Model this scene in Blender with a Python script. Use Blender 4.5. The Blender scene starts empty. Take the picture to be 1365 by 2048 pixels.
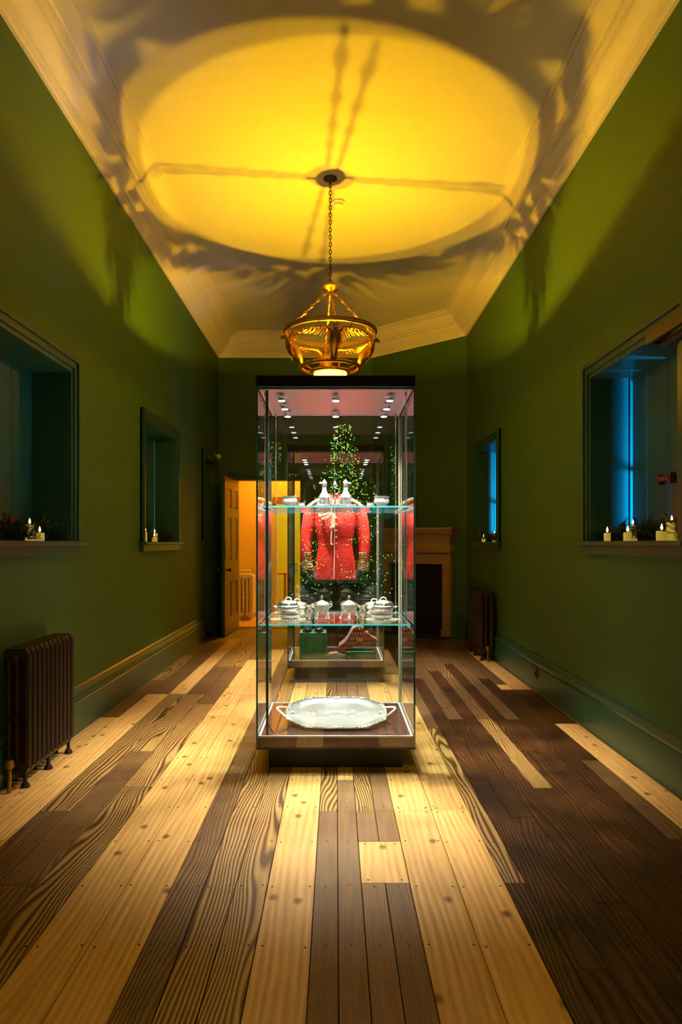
import bpy, bmesh, math, random
from mathutils import Vector, Matrix
random.seed(7)
R = math.radians
PI = math.pi
SC = bpy.context.scene
COL = SC.collection

# ------------------------------------------------------------------ camera
cam = bpy.data.cameras.new('camera')
cam_o = bpy.data.objects.new('camera', cam); COL.objects.link(cam_o)
cam_o.location = (0, 0, 1.25); cam_o.rotation_euler = (R(90), 0, 0)
cam.sensor_fit = 'VERTICAL'; cam.sensor_height = 36; cam.lens = 1365 / 2048 * 36
cam.shift_x = 10.5 / 2048; cam.shift_y = 62 / 2048
cam.clip_start = .05; cam.clip_end = 60
SC.camera = cam_o

# ------------------------------------------------------------------ world, exposure
w = bpy.data.worlds.new('dusk'); SC.world = w; w.use_nodes = True
w.node_tree.nodes['Background'].inputs[0].default_value = (.02, .16, .55, 1)
w.node_tree.nodes['Background'].inputs[1].default_value = .04
SC.view_settings.view_transform = 'Standard'; SC.view_settings.look = 'None'
SC.view_settings.exposure = 0.0; SC.view_settings.gamma = 1; SC.view_settings.use_curve_mapping = False
cy = SC.cycles
cy.use_denoising = True; cy.max_bounces = 10; cy.diffuse_bounces = 5; cy.glossy_bounces = 6
cy.transparent_max_bounces = 40; cy.sample_clamp_indirect = 6; cy.caustics_reflective = True; cy.blur_glossy = 0.5

def light(name, kind, loc, energy, color, parent=None, **kw):
    l = bpy.data.lights.new(name, kind); l.energy = energy; l.color = color
    o = bpy.data.objects.new(name, l); COL.objects.link(o); o.location = loc
    for k, v in kw.items():
        if k == 'rot': o.rotation_euler = v
        else: setattr(l, k, v)
    if parent: o.parent = parent
    return o

YELLOW = (1.0, .53, .004)
LAMP_X, LAMP_Y = -.045, 5.65
# chandelier bulbs are two small points in its bowl
for dx, dy in ((-.027, -.018), (.027, .018)):
    light('chandelier_bulb_light', 'POINT', (LAMP_X + dx, LAMP_Y + dy, 2.652), 126, YELLOW, shadow_soft_size=.007)
# dusk daylight standing outside the two right-hand windows and the far left one
light('dusk_daylight', 'AREA', (3.2, 4.16, 1.35), 2000, (0, .26, 1), shape='RECTANGLE', size=.7, size_y=.45, rot=(0, R(90), 0))
light('dusk_daylight', 'AREA', (3.2, 7.66, 1.35), 2200, (0, .26, 1), shape='RECTANGLE', size=.7, size_y=.45, rot=(0, R(90), 0))
light('dusk_daylight', 'AREA', (-3.0, 6.75, 1.5), 700, (0, .5, .42), shape='RECTANGLE', size=.7, size_y=.5, rot=(0, R(-90), 0))
# lamps of the room seen through the far doorway, and an unseen fill light added behind the camera for the near floor
light('back_room_lamp', 'POINT', (-.75, 11.0, 2.5), 80, (1, .37, .02), shadow_soft_size=.12)
light('back_room_lamp', 'POINT', (-.2, 12.7, 2.4), 75, (1, .70, .06), shadow_soft_size=.12)
light('hall_fill_light', 'SPOT', (0, -.3, 4.05), 150, (1, .60, .09), shadow_soft_size=.12, spot_size=R(88), spot_blend=1, rot=Vector((0, 2.3, -4.05)).to_track_quat('-Z', 'Y').to_euler())

# ------------------------------------------------------------------ materials
MATS = {}
def nt(m):
    return m.node_tree.nodes, m.node_tree.links
def mat(name, color=(.5, .5, .5), rough=.5, metal=0, emis=None, estr=0, spec=.5, noise=None, bump=None, coat=0, trans=0):
    if name in MATS: return MATS[name]
    m = bpy.data.materials.new(name); m.use_nodes = True; MATS[name] = m
    N, L = nt(m); b = N['Principled BSDF']
    b.inputs['Base Color'].default_value = (*color, 1); b.inputs['Roughness'].default_value = rough
    b.inputs['Metallic'].default_value = metal; b.inputs['Specular IOR Level'].default_value = spec
    b.inputs['Coat Weight'].default_value = coat; b.inputs['Coat Roughness'].default_value = .08
    if emis: b.inputs['Emission Color'].default_value = (*emis, 1); b.inputs['Emission Strength'].default_value = estr
    tc = N.new('ShaderNodeTexCoord')
    if noise:                       # (scale, colour 2, stretch)
        mp = N.new('ShaderNodeMapping'); mp.inputs['Scale'].default_value = noise[2] if len(noise) > 2 else (1, 1, 1)
        n = N.new('ShaderNodeTexNoise'); n.inputs['Scale'].default_value = noise[0]; n.inputs['Detail'].default_value = 5
        r = N.new('ShaderNodeValToRGB'); r.color_ramp.elements[0].position = .35; r.color_ramp.elements[1].position = .68
        r.color_ramp.elements[0].color = (*color, 1); r.color_ramp.elements[1].color = (*noise[1], 1)
        L.new(tc.outputs['Object'], mp.inputs[0]); L.new(mp.outputs[0], n.inputs['Vector'])
        L.new(n.outputs['Fac'], r.inputs[0]); L.new(r.outputs[0], b.inputs['Base Color'])
    if bump:                        # (scale, strength)
        n = N.new('ShaderNodeTexNoise'); n.inputs['Scale'].default_value = bump[0]; n.inputs['Detail'].default_value = 4
        bp = N.new('ShaderNodeBump'); bp.inputs['Strength'].default_value = bump[1]; bp.inputs['Distance'].default_value = .01
        L.new(tc.outputs['Object'], n.inputs['Vector']); L.new(n.outputs['Fac'], bp.inputs['Height']); L.new(bp.outputs[0], b.inputs['Normal'])
    return m

def glass_mat(name, tint=(.97, 1, .985), f0=.045, tintedge=None):
    """clear pane: transparent with a mirror layer that grows towards grazing angles"""
    m = bpy.data.materials.new(name); m.use_nodes = True; MATS[name] = m
    N, L = nt(m); N.remove(N['Principled BSDF']); out = N['Material Output']
    tr = N.new('ShaderNodeBsdfTransparent'); tr.inputs[0].default_value = (*tint, 1)
    gl = N.new('ShaderNodeBsdfGlossy'); gl.inputs['Roughness'].default_value = .0; gl.inputs[0].default_value = (1, 1, 1, 1)
    lw = N.new('ShaderNodeLayerWeight'); lw.inputs[0].default_value = .5
    p = N.new('ShaderNodeMath'); p.operation = 'POWER'; p.inputs[1].default_value = 5
    q = N.new('ShaderNodeMath'); q.operation = 'MULTIPLY_ADD'; q.inputs[1].default_value = 1 - f0; q.inputs[2].default_value = f0
    mx = N.new('ShaderNodeMixShader')
    L.new(lw.outputs['Facing'], p.inputs[0]); L.new(p.outputs[0], q.inputs[0]); L.new(q.outputs[0], mx.inputs[0])
    L.new(tr.outputs[0], mx.inputs[1]); L.new(gl.outputs[0], mx.inputs[2]); L.new(mx.outputs[0], out.inputs[0])
    return m

def edge_mat():
    m = bpy.data.materials.new('glass_edge'); m.use_nodes = True; MATS['glass_edge'] = m
    N, L = nt(m); b = N['Principled BSDF']; out = N['Material Output']
    b.inputs['Base Color'].default_value = (.05, .32, .40, 1); b.inputs['Roughness'].default_value = .25
    t = N.new('ShaderNodeBsdfTranslucent'); t.inputs[0].default_value = (.04, .34, .42, 1)
    mx = N.new('ShaderNodeMixShader'); mx.inputs[0].default_value = .5
    L.new(b.outputs[0], mx.inputs[1]); L.new(t.outputs[0], mx.inputs[2]); L.new(mx.outputs[0], out.inputs[0])
    return m

def wood_mat(name, c_light, c_dark, contrast=.5, rough=.45, knots=0, scale=9, dist=7, stain=None, along='Y'):
    """sawn board: bands stretched along the board, swirls, pores, optional knots and old stain"""
    m = bpy.data.materials.new(name); m.use_nodes = True; MATS[name] = m
    N, L = nt(m); b = N['Principled BSDF']
    tc = N.new('ShaderNodeTexCoord'); oi = N.new('ShaderNodeObjectInfo')
    off = N.new('ShaderNodeVectorMath'); off.operation = 'SCALE'; off.inputs[0].default_value = (7.3, 31.7, 3.1)
    L.new(oi.outputs['Random'], off.inputs['Scale'])
    ad = N.new('ShaderNodeVectorMath'); ad.operation = 'ADD'
    L.new(tc.outputs['Object'], ad.inputs[0]); L.new(off.outputs[0], ad.inputs[1])
    # growth rings: contour lines of x bent by a slow noise, drawn out along the board
    mp = N.new('ShaderNodeMapping'); mp.inputs['Scale'].default_value = (6, .9, 6) if along == 'Y' else (6, 6, .9)
    L.new(ad.outputs[0], mp.inputs[0])
    sn0 = N.new('ShaderNodeTexNoise'); sn0.inputs['Scale'].default_value = 1; sn0.inputs['Detail'].default_value = 1.5; sn0.inputs['Roughness'].default_value = .35
    L.new(mp.outputs[0], sn0.inputs['Vector'])
    sp = N.new('ShaderNodeSeparateXYZ'); L.new(ad.outputs[0], sp.inputs[0])
    m1 = N.new('ShaderNodeMath'); m1.operation = 'MULTIPLY'; m1.inputs[1].default_value = dist*2*PI; L.new(sn0.outputs['Fac'], m1.inputs[0])
    m2 = N.new('ShaderNodeMath'); m2.operation = 'MULTIPLY_ADD'; m2.inputs[1].default_value = scale*2*PI; L.new(sp.outputs[0], m2.inputs[0]); L.new(m1.outputs[0], m2.inputs[2])
    m3 = N.new('ShaderNodeMath'); m3.operation = 'SINE'; L.new(m2.outputs[0], m3.inputs[0])
    wv = N.new('ShaderNodeMath'); wv.operation = 'MULTIPLY_ADD'; wv.inputs[1].default_value = .5; wv.inputs[2].default_value = .5; L.new(m3.outputs[0], wv.inputs[0])
    n = N.new('ShaderNodeTexNoise'); n.inputs['Scale'].default_value = 60; n.inputs['Detail'].default_value = 4
    mp2 = N.new('ShaderNodeMapping'); mp2.inputs['Scale'].default_value = (1, .05, 1) if along == 'Y' else (1, 1, .05)
    L.new(ad.outputs[0], mp2.inputs[0]); L.new(mp2.outputs[0], n.inputs['Vector'])
    r = N.new('ShaderNodeValToRGB'); e = r.color_ramp.elements
    e[0].position = .1; e[1].position = .75
    mid = tuple(c_light[i] * (1 - contrast) + c_dark[i] * contrast for i in range(3))
    e[0].color = (*mid, 1); e[1].color = (*c_light, 1)
    L.new(wv.outputs[0], r.inputs[0])
    mx = N.new('ShaderNodeMixRGB'); mx.blend_type = 'MULTIPLY'; mx.inputs[0].default_value = .55
    rr = N.new('ShaderNodeValToRGB'); rr.color_ramp.elements[0].position = .3; rr.color_ramp.elements[0].color = (.55, .5, .45, 1)
    rr.color_ramp.elements[1].position = .62; L.new(n.outputs['Fac'], rr.inputs[0])
    L.new(r.outputs[0], mx.inputs[1]); L.new(rr.outputs[0], mx.inputs[2])
    cur = mx.outputs[0]
    # every board a little lighter or darker
    mr = N.new('ShaderNodeMapRange'); mr.inputs[3].default_value = .78; mr.inputs[4].default_value = 1.12
    sn = N.new('ShaderNodeMath'); sn.operation = 'FRACT'; ml = N.new('ShaderNodeMath'); ml.operation = 'MULTIPLY'; ml.inputs[1].default_value = 17.3
    L.new(oi.outputs['Random'], ml.inputs[0]); L.new(ml.outputs[0], sn.inputs[0]); L.new(sn.outputs[0], mr.inputs[0])
    hs = N.new('ShaderNodeHueSaturation'); L.new(mr.outputs[0], hs.inputs['Value']); L.new(cur, hs.inputs['Color']); cur = hs.outputs[0]
    if knots:
        v = N.new('ShaderNodeTexVoronoi'); v.voronoi_dimensions = '2D'; v.inputs['Scale'].default_value = knots
        mp3 = N.new('ShaderNodeMapping'); mp3.inputs['Scale'].default_value = (1.1, .8, 1)
        L.new(ad.outputs[0], mp3.inputs[0]); L.new(mp3.outputs[0], v.inputs['Vector'])
        kr = N.new('ShaderNodeValToRGB'); kr.color_ramp.elements[0].position = .03; kr.color_ramp.elements[0].color = (.12, .05, .02, 1)
        kr.color_ramp.elements[1].position = .085; L.new(v.outputs['Distance'], kr.inputs[0])
        k2 = N.new('ShaderNodeMixRGB'); k2.blend_type = 'MULTIPLY'; k2.inputs[0].default_value = .8
        L.new(cur, k2.inputs[1]); L.new(kr.outputs[0], k2.inputs[2]); cur = k2.outputs[0]
    if stain:
        sn2 = N.new('ShaderNodeTexNoise'); sn2.inputs['Scale'].default_value = 2.2; sn2.inputs['Detail'].default_value = 7
        sn2.inputs['Roughness'].default_value = .68
        L.new(tc.outputs['Object'], sn2.inputs['Vector'])
        sr = N.new('ShaderNodeValToRGB'); sr.color_ramp.elements[0].position = .36; sr.color_ramp.elements[1].position = .66
        L.new(sn2.outputs['Fac'], sr.inputs[0])
        s2 = N.new('ShaderNodeMixRGB'); L.new(sr.outputs[0], s2.inputs[0]); s2.inputs[1].default_value = (*stain, 1)
        L.new(cur, s2.inputs[2]); cur = s2.outputs[0]
    L.new(cur, b.inputs['Base Color']); b.inputs['Roughness'].default_value = rough
    bp = N.new('ShaderNodeBump'); bp.inputs['Strength'].default_value = .25; bp.inputs['Distance'].default_value = .003
    L.new(wv.outputs[0], bp.inputs['Height']); L.new(bp.outputs[0], b.inputs['Normal'])
    return m

PINE = wood_mat('pale_pine', (.74, .45, .155), (.48, .24, .06), .42, .42, knots=3.6, scale=34, dist=3.6)
BROWN = wood_mat('plain_brown_board', (.24, .13, .052), (.16, .08, .03), .5, .5, scale=110, dist=4)
GRAIN = wood_mat('bold_grain_board', (.42, .255, .085), (.08, .026, .007), .95, .40, scale=58, dist=15)
DARK = wood_mat('weathered_board', (.26, .145, .05), (.06, .024, .008), .85, .42, scale=56, dist=12, stain=(.09, .045, .018))
STAIN = wood_mat('varnished_dark_board', (.135, .052, .016), (.035, .012, .004), .8, .36, scale=56, dist=12, stain=(.018, .007, .003))
WALL = mat('green_wall_paint', (.037, .100, .008), .6, noise=(2.5, (.041, .107, .009)), bump=(220, .12))
TRIM = mat('green_gloss_trim', (.022, .078, .040), .34, bump=(90, .05))
PLASTER = mat('cream_plaster', (.78, .73, .56), .7, noise=(1.4, (.74, .69, .53)), bump=(60, .05))
CORN = mat('cream_cornice_paint', (.80, .72, .58), .6, bump=(80, .06))
SILVER = mat('polished_silver', (.93, .92, .95), .24, 1, bump=(70, .25))
SILVERS = mat('chased_silver', (.93, .91, .93), .32, 1, bump=(210, .9))
CHROME = mat('brushed_steel', (.75, .75, .78), .28, 1)
ALU = mat('satin_aluminium', (.42, .41, .47), .45, .4)
BLACKM = mat('black_powder_coat', (.012, .012, .012), .45)
BLACKT = mat('black_lacquer_top', (.0012, .0011, .001), .5, spec=.12)
MAHOG = mat('mahogany_lacquer', (.10, .008, .012), .06, coat=0, spec=.2, noise=(5, (.06, .006, .009), (1, 1, 8)))
DECK = mat('brown_satin_deck', (.055, .022, .022), .22, coat=.4, noise=(6, (.04, .017, .017), (8, 1, 1)))
UNDER = mat('satin_soffit_red_bounce', (.38, .15, .14), .3, .15, noise=(3, (.30, .20, .24)))  # red light thrown up by the deck is put into this colour
PLINTH = mat('dark_plinth', (.009, .008, .007), .5, noise=(6, (.006, .006, .005)))
LENS = mat('spotlight_lens', (1, 1, 1), .3, emis=(1, .95, .97), estr=14)
BRASS = mat('aged_brass', (.50, .27, .06), .3, 1, bump=(120, .4))
BRASSD = mat('dark_bronze', (.16, .09, .035), .38, .9, bump=(120, .3))
IRON = mat('dark_chain_iron', (.05, .035, .02), .5, .7)
RADI = mat('brown_radiator_enamel', (.032, .015, .008), .42, .2, bump=(60, .1))
RED = mat('scarlet_wool', (.62, .018, .014), .62, noise=(9, (.52, .012, .01)), bump=(25, .35))
GOLD = mat('gold_bullion', (.80, .56, .22), .35, .8, bump=(400, .8))
CREAMC = mat('cream_cord', (.78, .68, .47), .55, bump=(300, .6))
NAVY = mat('navy_cloth', (.03, .03, .09), .7)
VELVET = mat('green_velvet', (.006, .14, .055), .8, noise=(22, (.004, .09, .035)), bump=(60, .3))
LEATHER = mat('black_patent_leather', (.01, .01, .012), .15, coat=.5)
STONE = mat('ochre_fire_surround', (.44, .29, .12), .6, noise=(6, (.38, .25, .10)))
SOOT_SHADE = mat('soot_and_shade_black', (.006, .006, .005), .9)
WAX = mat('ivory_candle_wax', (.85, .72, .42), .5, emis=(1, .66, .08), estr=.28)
FLAME = mat('candle_flame', (1, .8, .4), .5, emis=(1, .72, .25), estr=6)
WICK = mat('black_wick', (.01, .01, .01), .8)
PINEG = mat('dark_fir_green', (.010, .032, .014), .6, noise=(30, (.02, .05, .02)))
BERRY = mat('red_berry', (.42, .02, .02), .3)
OAKD = wood_mat('varnished_oak_door', (.24, .11, .035), (.13, .05, .015), .6, .4, scale=60, dist=3, along='Z')
TABLEW = mat('orange_table_wood', (.50, .22, .06), .45, noise=(5, (.40, .16, .04), (1, 8, 1)))
OCHRE = mat('ochre_room_paint', (.66, .50, .17), .7, bump=(120, .08))
YELP = mat('lime_yellow_paint', (.66, .58, .11), .7, bump=(120, .08))
WHITEE = mat('white_enamel', (.78, .72, .6), .35)
REDWOOD = mat('dark_red_wood', (.035, .007, .006), .4, noise=(8, (.022, .005, .004), (1, .1, 1)))
LATCH = mat('rusty_red_latch', (.16, .03, .02), .5)
PLASTIC = mat('white_plastic', (.8, .78, .7), .4)
ROSE = mat('dark_red_pottery', (.085, .02, .013), .35)
GLASS = glass_mat('clear_pane_glass')
SHELFG = glass_mat('shelf_glass', (.93, .99, .97), .05)
CRYS = glass_mat('decanter_crystal', (.9, .93, .95), .25)
WINDOWG = glass_mat('window_glass', (.9, .95, .97), .05)
EDGE = edge_mat()
EDGE2 = mat('dark_glass_edge', (.02, .09, .085), .3)
def bowl_mat():
    m = mat('glowing_frosted_bowl', (.9, .7, .35), .5, emis=(1, .66, .12), estr=5)
    N, L = nt(m); t_ = N.new('ShaderNodeBsdfTransparent'); t_.inputs[0].default_value = (1, .9, .7, 1); mx = N.new('ShaderNodeMixShader'); mx.inputs[0].default_value = .32
    L.new(N['Principled BSDF'].outputs[0], mx.inputs[1]); L.new(t_.outputs[0], mx.inputs[2]); L.new(mx.outputs[0], N['Material Output'].inputs[0]); return m
BOWL = bowl_mat()

def oval_mat():
    """black cloth printed with upright orange ovals"""
    m = bpy.data.materials.new('orange_oval_print'); m.use_nodes = True
    N, L = nt(m); b = N['Principled BSDF']; tc = N.new('ShaderNodeTexCoord')
    sx = N.new('ShaderNodeSeparateXYZ'); L.new(tc.outputs['Object'], sx.inputs[0])
    def M(op, a, bb=None, c=None):
        n = N.new('ShaderNodeMath'); n.operation = op
        for i, v in enumerate((a, bb, c)):
            if v is None: continue
            if isinstance(v, (int, float)): n.inputs[i].default_value = v
            else: L.new(v, n.inputs[i])
        return n.outputs[0]
    hx = M('ADD', sx.outputs[0], sx.outputs[1])
    u = M('MULTIPLY', hx, 38); row = M('MULTIPLY', sx.outputs[2], 22)
    u = M('ADD', u, M('MULTIPLY', M('FLOOR', row), .5))
    fu = M('SUBTRACT', M('FRACT', u), .5); fv = M('SUBTRACT', M('FRACT', row), .5)
    d = M('ADD', M('POWER', M('MULTIPLY', fu, 2.9), 2), M('POWER', M('MULTIPLY', fv, 2.3), 2))
    msk = M('LESS_THAN', d, 1.0)
    mx = N.new('ShaderNodeMixRGB'); mx.inputs[1].default_value = (.014, .012, .02, 1); mx.inputs[2].default_value = (.68, .12, .05, 1)
    L.new(msk, mx.inputs[0]); L.new(mx.outputs[0], b.inputs['Base Color']); b.inputs['Roughness'].default_value = .6
    return m
OVAL = oval_mat()

def cuff_mat():
    m = bpy.data.materials.new('embroidered_cuff'); m.use_nodes = True
    N, L = nt(m); b = N['Principled BSDF']; tc = N.new('ShaderNodeTexCoord')
    v = N.new('ShaderNodeTexWave'); v.wave_type = 'RINGS'; v.inputs['Scale'].default_value = 16; v.inputs['Distortion'].default_value = 14
    v.inputs['Detail'].default_value = 1
    r = N.new('ShaderNodeValToRGB'); e = r.color_ramp.elements; e[0].position = .4; e[0].color = (.04, .025, .05, 1)
    e[1].position = .55; e[1].color = (.75, .52, .24, 1)
    L.new(tc.outputs['Object'], v.inputs['Vector']); L.new(v.outputs['Fac'], r.inputs[0]); L.new(r.outputs[0], b.inputs['Base Color'])
    b.inputs['Roughness'].default_value = .4; return m
CUFF = cuff_mat()

# ------------------------------------------------------------------ mesh helpers
class MB:
    def __init__(s): s.bm = bmesh.new()
    def _x(s, vs, mx):
        if mx is not None: bmesh.ops.transform(s.bm, matrix=mx, verts=vs)
        return vs
    def box(s, x0, x1, y0, y1, z0, z1, bev=0, mx=None):
        v = [s.bm.verts.new(p) for p in ((x0,y0,z0),(x1,y0,z0),(x1,y1,z0),(x0,y1,z0),(x0,y0,z1),(x1,y0,z1),(x1,y1,z1),(x0,y1,z1))]
        fs = [s.bm.faces.new([v[i] for i in f]) for f in ((3,2,1,0),(4,5,6,7),(0,1,5,4),(1,2,6,5),(2,3,7,6),(3,0,4,7))]
        if bev:
            es = list({e for f in fs for e in f.edges})
            r = bmesh.ops.bevel(s.bm, geom=es, offset=bev, segments=1, affect='EDGES')
            v = [q for q in r['verts']]
            v = list({q for f in r['faces'] for q in f.verts} | {q for q in v})
        s._x(v, mx); return v
    def lathe(s, prof, n=24, mx=None, squash=(1, 1), lobes=0, lob=0):
        """profile of (r, z) turned about z"""
        rings = []
        for r, z in prof:
            if r < 1e-5: rings.append([s.bm.verts.new((0, 0, z))]); continue
            ring = []
            for i in range(n):
                a = 2*PI*i/n; q = r * (1 + (lob*math.cos(lobes*a) if lobes else 0))
                ring.append(s.bm.verts.new((q*math.cos(a)*squash[0], q*math.sin(a)*squash[1], z)))
            rings.append(ring)
        for a, b in zip(rings, rings[1:]):
            for i in range(n):
                j = (i+1) % n
                if len(a) == 1 and len(b) == 1: break
                if len(a) == 1: s.bm.faces.new((a[0], b[j], b[i]))
                elif len(b) == 1: s.bm.faces.new((a[i], a[j], b[0]))
                else: s.bm.faces.new((a[i], a[j], b[j], b[i]))
        vs = [v for r in rings for v in r]; s._x(vs, mx); return vs
    def tube(s, pts, rad, n=8, cap=True, flat=1, closed=False):
        """tube along points; rad a number or list"""
        P = [Vector(p) for p in pts]; m = len(P)
        if not isinstance(rad, (list, tuple)): rad = [rad]*m
        rings = []; up = None
        for i, p in enumerate(P):
            if closed: t = P[(i+1) % m] - P[i-1]
            else: t = P[min(i+1, m-1)] - P[max(i-1, 0)]
            t.normalize()
            if up is None:
                up = Vector((0, 0, 1)) if abs(t.z) < .9 else Vector((1, 0, 0))
            a = t.cross(up).normalized(); b = a.cross(t).normalized(); up = b
            rings.append([s.bm.verts.new(p + (a*math.cos(2*PI*k/n) + b*math.sin(2*PI*k/n)*flat)*rad[i]) for k in range(n)])
        for i in range(m if closed else m-1):
            A, B = rings[i], rings[(i+1) % m]
            for k in range(n): s.bm.faces.new((A[k], A[(k+1) % n], B[(k+1) % n], B[k]))
        if cap and not closed:
            s.bm.faces.new(rings[0][::-1]); s.bm.faces.new(rings[-1])
        return [v for r in rings for v in r]
    def loft(s, rings, cap=True):
        """list of closed point loops of equal length"""
        V = [[s.bm.verts.new(p) for p in r] for r in rings]; n = len(V[0])
        for A, B in zip(V, V[1:]):
            for k in range(n): s.bm.faces.new((A[k], A[(k+1) % n], B[(k+1) % n], B[k]))
        if cap: s.bm.faces.new(V[0][::-1]); s.bm.faces.new(V[-1])
        return [v for r in V for v in r]
    def prism(s, poly, d0, d1, plane='XZ', mx=None):
        """extrude a 2D outline between d0 and d1 across the plane"""
        def P(a, b, d): return {'XZ': (a, d, b), 'XY': (a, b, d), 'YZ': (d, a, b)}[plane]
        A = [s.bm.verts.new(P(a, b, d0)) for a, b in poly]; B = [s.bm.verts.new(P(a, b, d1)) for a, b in poly]
        s.bm.faces.new(A); s.bm.faces.new(B[::-1]); n = len(A)
        for i in range(n): s.bm.faces.new((A[i], B[i], B[(i+1) % n], A[(i+1) % n]))
        s._x(A+B, mx); return A+B
    def ball(s, c, r, n=10, sq=(1, 1, 1), mx=None):
        k = max(4, n//2)
        prof = [(r*math.sin(PI*i/k), -r*math.cos(PI*i/k)) for i in range(k+1)]
        prof[0] = (0, -r); prof[-1] = (0, r)
        M = Matrix.Translation(c) @ Matrix.Diagonal((*sq, 1))
        return s.lathe(prof, n, (mx @ M) if mx is not None else M)
    def cyl(s, c, r, h, n=16, mx=None, r2=None):
        r2 = r if r2 is None else r2
        M = Matrix.Translation(c)
        return s.lathe([(0, 0), (r, 0), (r2, h), (0, h)], n, (mx @ M) if mx is not None else M)
    def done(s, name, m, parent=None, smooth=True, loc=None, angle=40):
        bmesh.ops.recalc_face_normals(s.bm, faces=s.bm.faces)
        me = bpy.data.meshes.new(name); s.bm.to_mesh(me); s.bm.free()
        me.materials.append(m)
        if smooth:
            for p in me.polygons: p.use_smooth = True
            try: me.set_sharp_from_angle(angle=R(angle))
            except Exception: pass
        o = bpy.data.objects.new(name, me); COL.objects.link(o)
        if loc: o.location = loc
        if parent: o.parent = parent
        return o

def thing(name, label, cat, loc=(0, 0, 0), rotz=0, group=None, kind=None):
    o = bpy.data.objects.new(name, None); COL.objects.link(o); o.location = loc; o.rotation_euler = (0, 0, rotz)
    o.empty_display_size = .05
    o['label'] = label; o['category'] = cat
    if group: o['group'] = group
    if kind: o['kind'] = kind
    return o
def tag(o, label, cat, group=None, kind=None):
    o['label'] = label; o['category'] = cat
    if group: o['group'] = group
    if kind: o['kind'] = kind
    return o
def struct(o, label=None, cat=None):
    o['kind'] = 'structure'
    if label: o['label'] = label
    if cat: o['category'] = cat
    return o
def copy_tree(o, parent=None, loc=None, label=None, rotz=None):
    c = o.copy(); COL.objects.link(c)
    if parent is not None: c.parent = parent
    if loc is not None: c.location = loc
    if rotz is not None: c.rotation_euler = (0, 0, rotz)
    if label: c['label'] = label
    for ch in list(o.children): copy_tree(ch, c)
    return c

# ------------------------------------------------------------------ room numbers
XW = 1.72; YF = 10.0; YB = -3.2; ZC = 4.27; ZK = 3.96        # wall x, far wall, wall behind the camera, ceiling, cornice foot
DA = Vector((.54, 10.0)); DBp = Vector((1.72, 8.93))         # ends of the diagonal chimney wall
T = .34

def wall_x(name, sx, holes, y0=YB, y1=YF):
    """long wall with rectangular openings (y0, y1, z0, z1)"""
    mb = MB(); ys = sorted({y0, y1, *[h[0] for h in holes], *[h[1] for h in holes]})
    xa, xb = (XW, XW+T) if sx > 0 else (-XW-T, -XW)
    for a, b in zip(ys, ys[1:]):
        cut = sorted([h for h in holes if h[0] <= a and h[1] >= b], key=lambda h: h[2])
        z = -.03
        for h in cut:
            if h[2] > z: mb.box(xa, xb, a, b, z, h[2])
            z = h[3]
        mb.box(xa, xb, a, b, z, ZC)
    return mb

WIN_R1 = (3.40, 4.559, 1.262, 2.35); WIN_R2 = (7.20, 8.24, 1.262, 2.35)
WIN_L1 = (3.23, 4.388, 1.262, 2.35); WIN_L2 = (6.09, 7.246, 1.262, 2.35)
PASS_L = (8.86, 9.72, -.03, 2.38)
wl = wall_x('wall_left', -1, [WIN_L1, WIN_L2, PASS_L]).done('wall_left', WALL, smooth=False)
struct(wl, 'long dark green painted wall with two shuttered windows, over the brown radiator at left', 'wall')
wr = wall_x('wall_right', 1, [WIN_R1, WIN_R2]).done('wall_right', WALL, smooth=False)
struct(wr, 'long dark green painted wall with the blue-lit windows, right of the glass cases', 'wall')
# far wall with the doorway
mb = MB(); DX0, DX1, DH = -1.45, -.52, 2.17
mb.box(-XW-T, DX0, YF, YF+.16, -.03, ZC); mb.box(DX0, DX1, YF, YF+.16, DH, ZC); mb.box(DX1, .60, YF, YF+.16, -.03, ZC)
wf = struct(mb.done('wall_back', WALL, smooth=False), 'dark green end wall with the open doorway to the orange room', 'wall')
d = (DBp-DA).normalized(); nrm = Vector((-d.y, d.x))       # pointing away from the room
if nrm.y < 0: nrm = -nrm
mb = MB(); q = [DA - d*.1, DBp + d*.15, DBp + d*.15 + nrm*.2, DA - d*.1 + nrm*.2]
q = [DA, DBp, DBp + nrm*.2, DA + nrm*.2]
mb.prism([(p.x, p.y) for p in q], -.03, ZC, 'XY')
struct(mb.done('wall_diagonal', WALL, smooth=False), 'dark green slanting chimney wall behind the fireplace', 'wall')
mb = MB(); mb.box(-XW-T, XW+T, YB-.2, YB, -.03, ZC)
struct(mb.done('wall_front', WALL, smooth=False), 'green end wall standing behind the viewer', 'wall')
# passage beyond the left opening, its darkness painted as black walls
mb = MB()
mb.box(-3.4, -XW-T, PASS_L[0]-.12, PASS_L[0], -.03, 2.6); mb.box(-3.4, -XW-T, PASS_L[1], PASS_L[1]+.12, -.03, 2.6)
mb.box(-3.5, -3.4, PASS_L[0]-.12, PASS_L[1]+.12, -.03, 2.6); mb.box(-3.5, -XW-T, PASS_L[0]-.12, PASS_L[1]+.12, 2.6, 2.7)
mb.box(-3.5, -XW, PASS_L[0]-.12, PASS_L[1]+.12, -.06, -.02)
struct(mb.done('wall_passage', SOOT_SHADE, smooth=False), 'unlit side passage opening in the left wall near the far door', 'wall')
mb = MB(); mb.box(-XW-T, XW+T, YB-.2, YF+.16, ZC, ZC+.12)
struct(mb.done('ceiling', PLASTER, smooth=False), 'cream plaster ceiling glowing yellow above the chandelier', 'ceiling')

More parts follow.
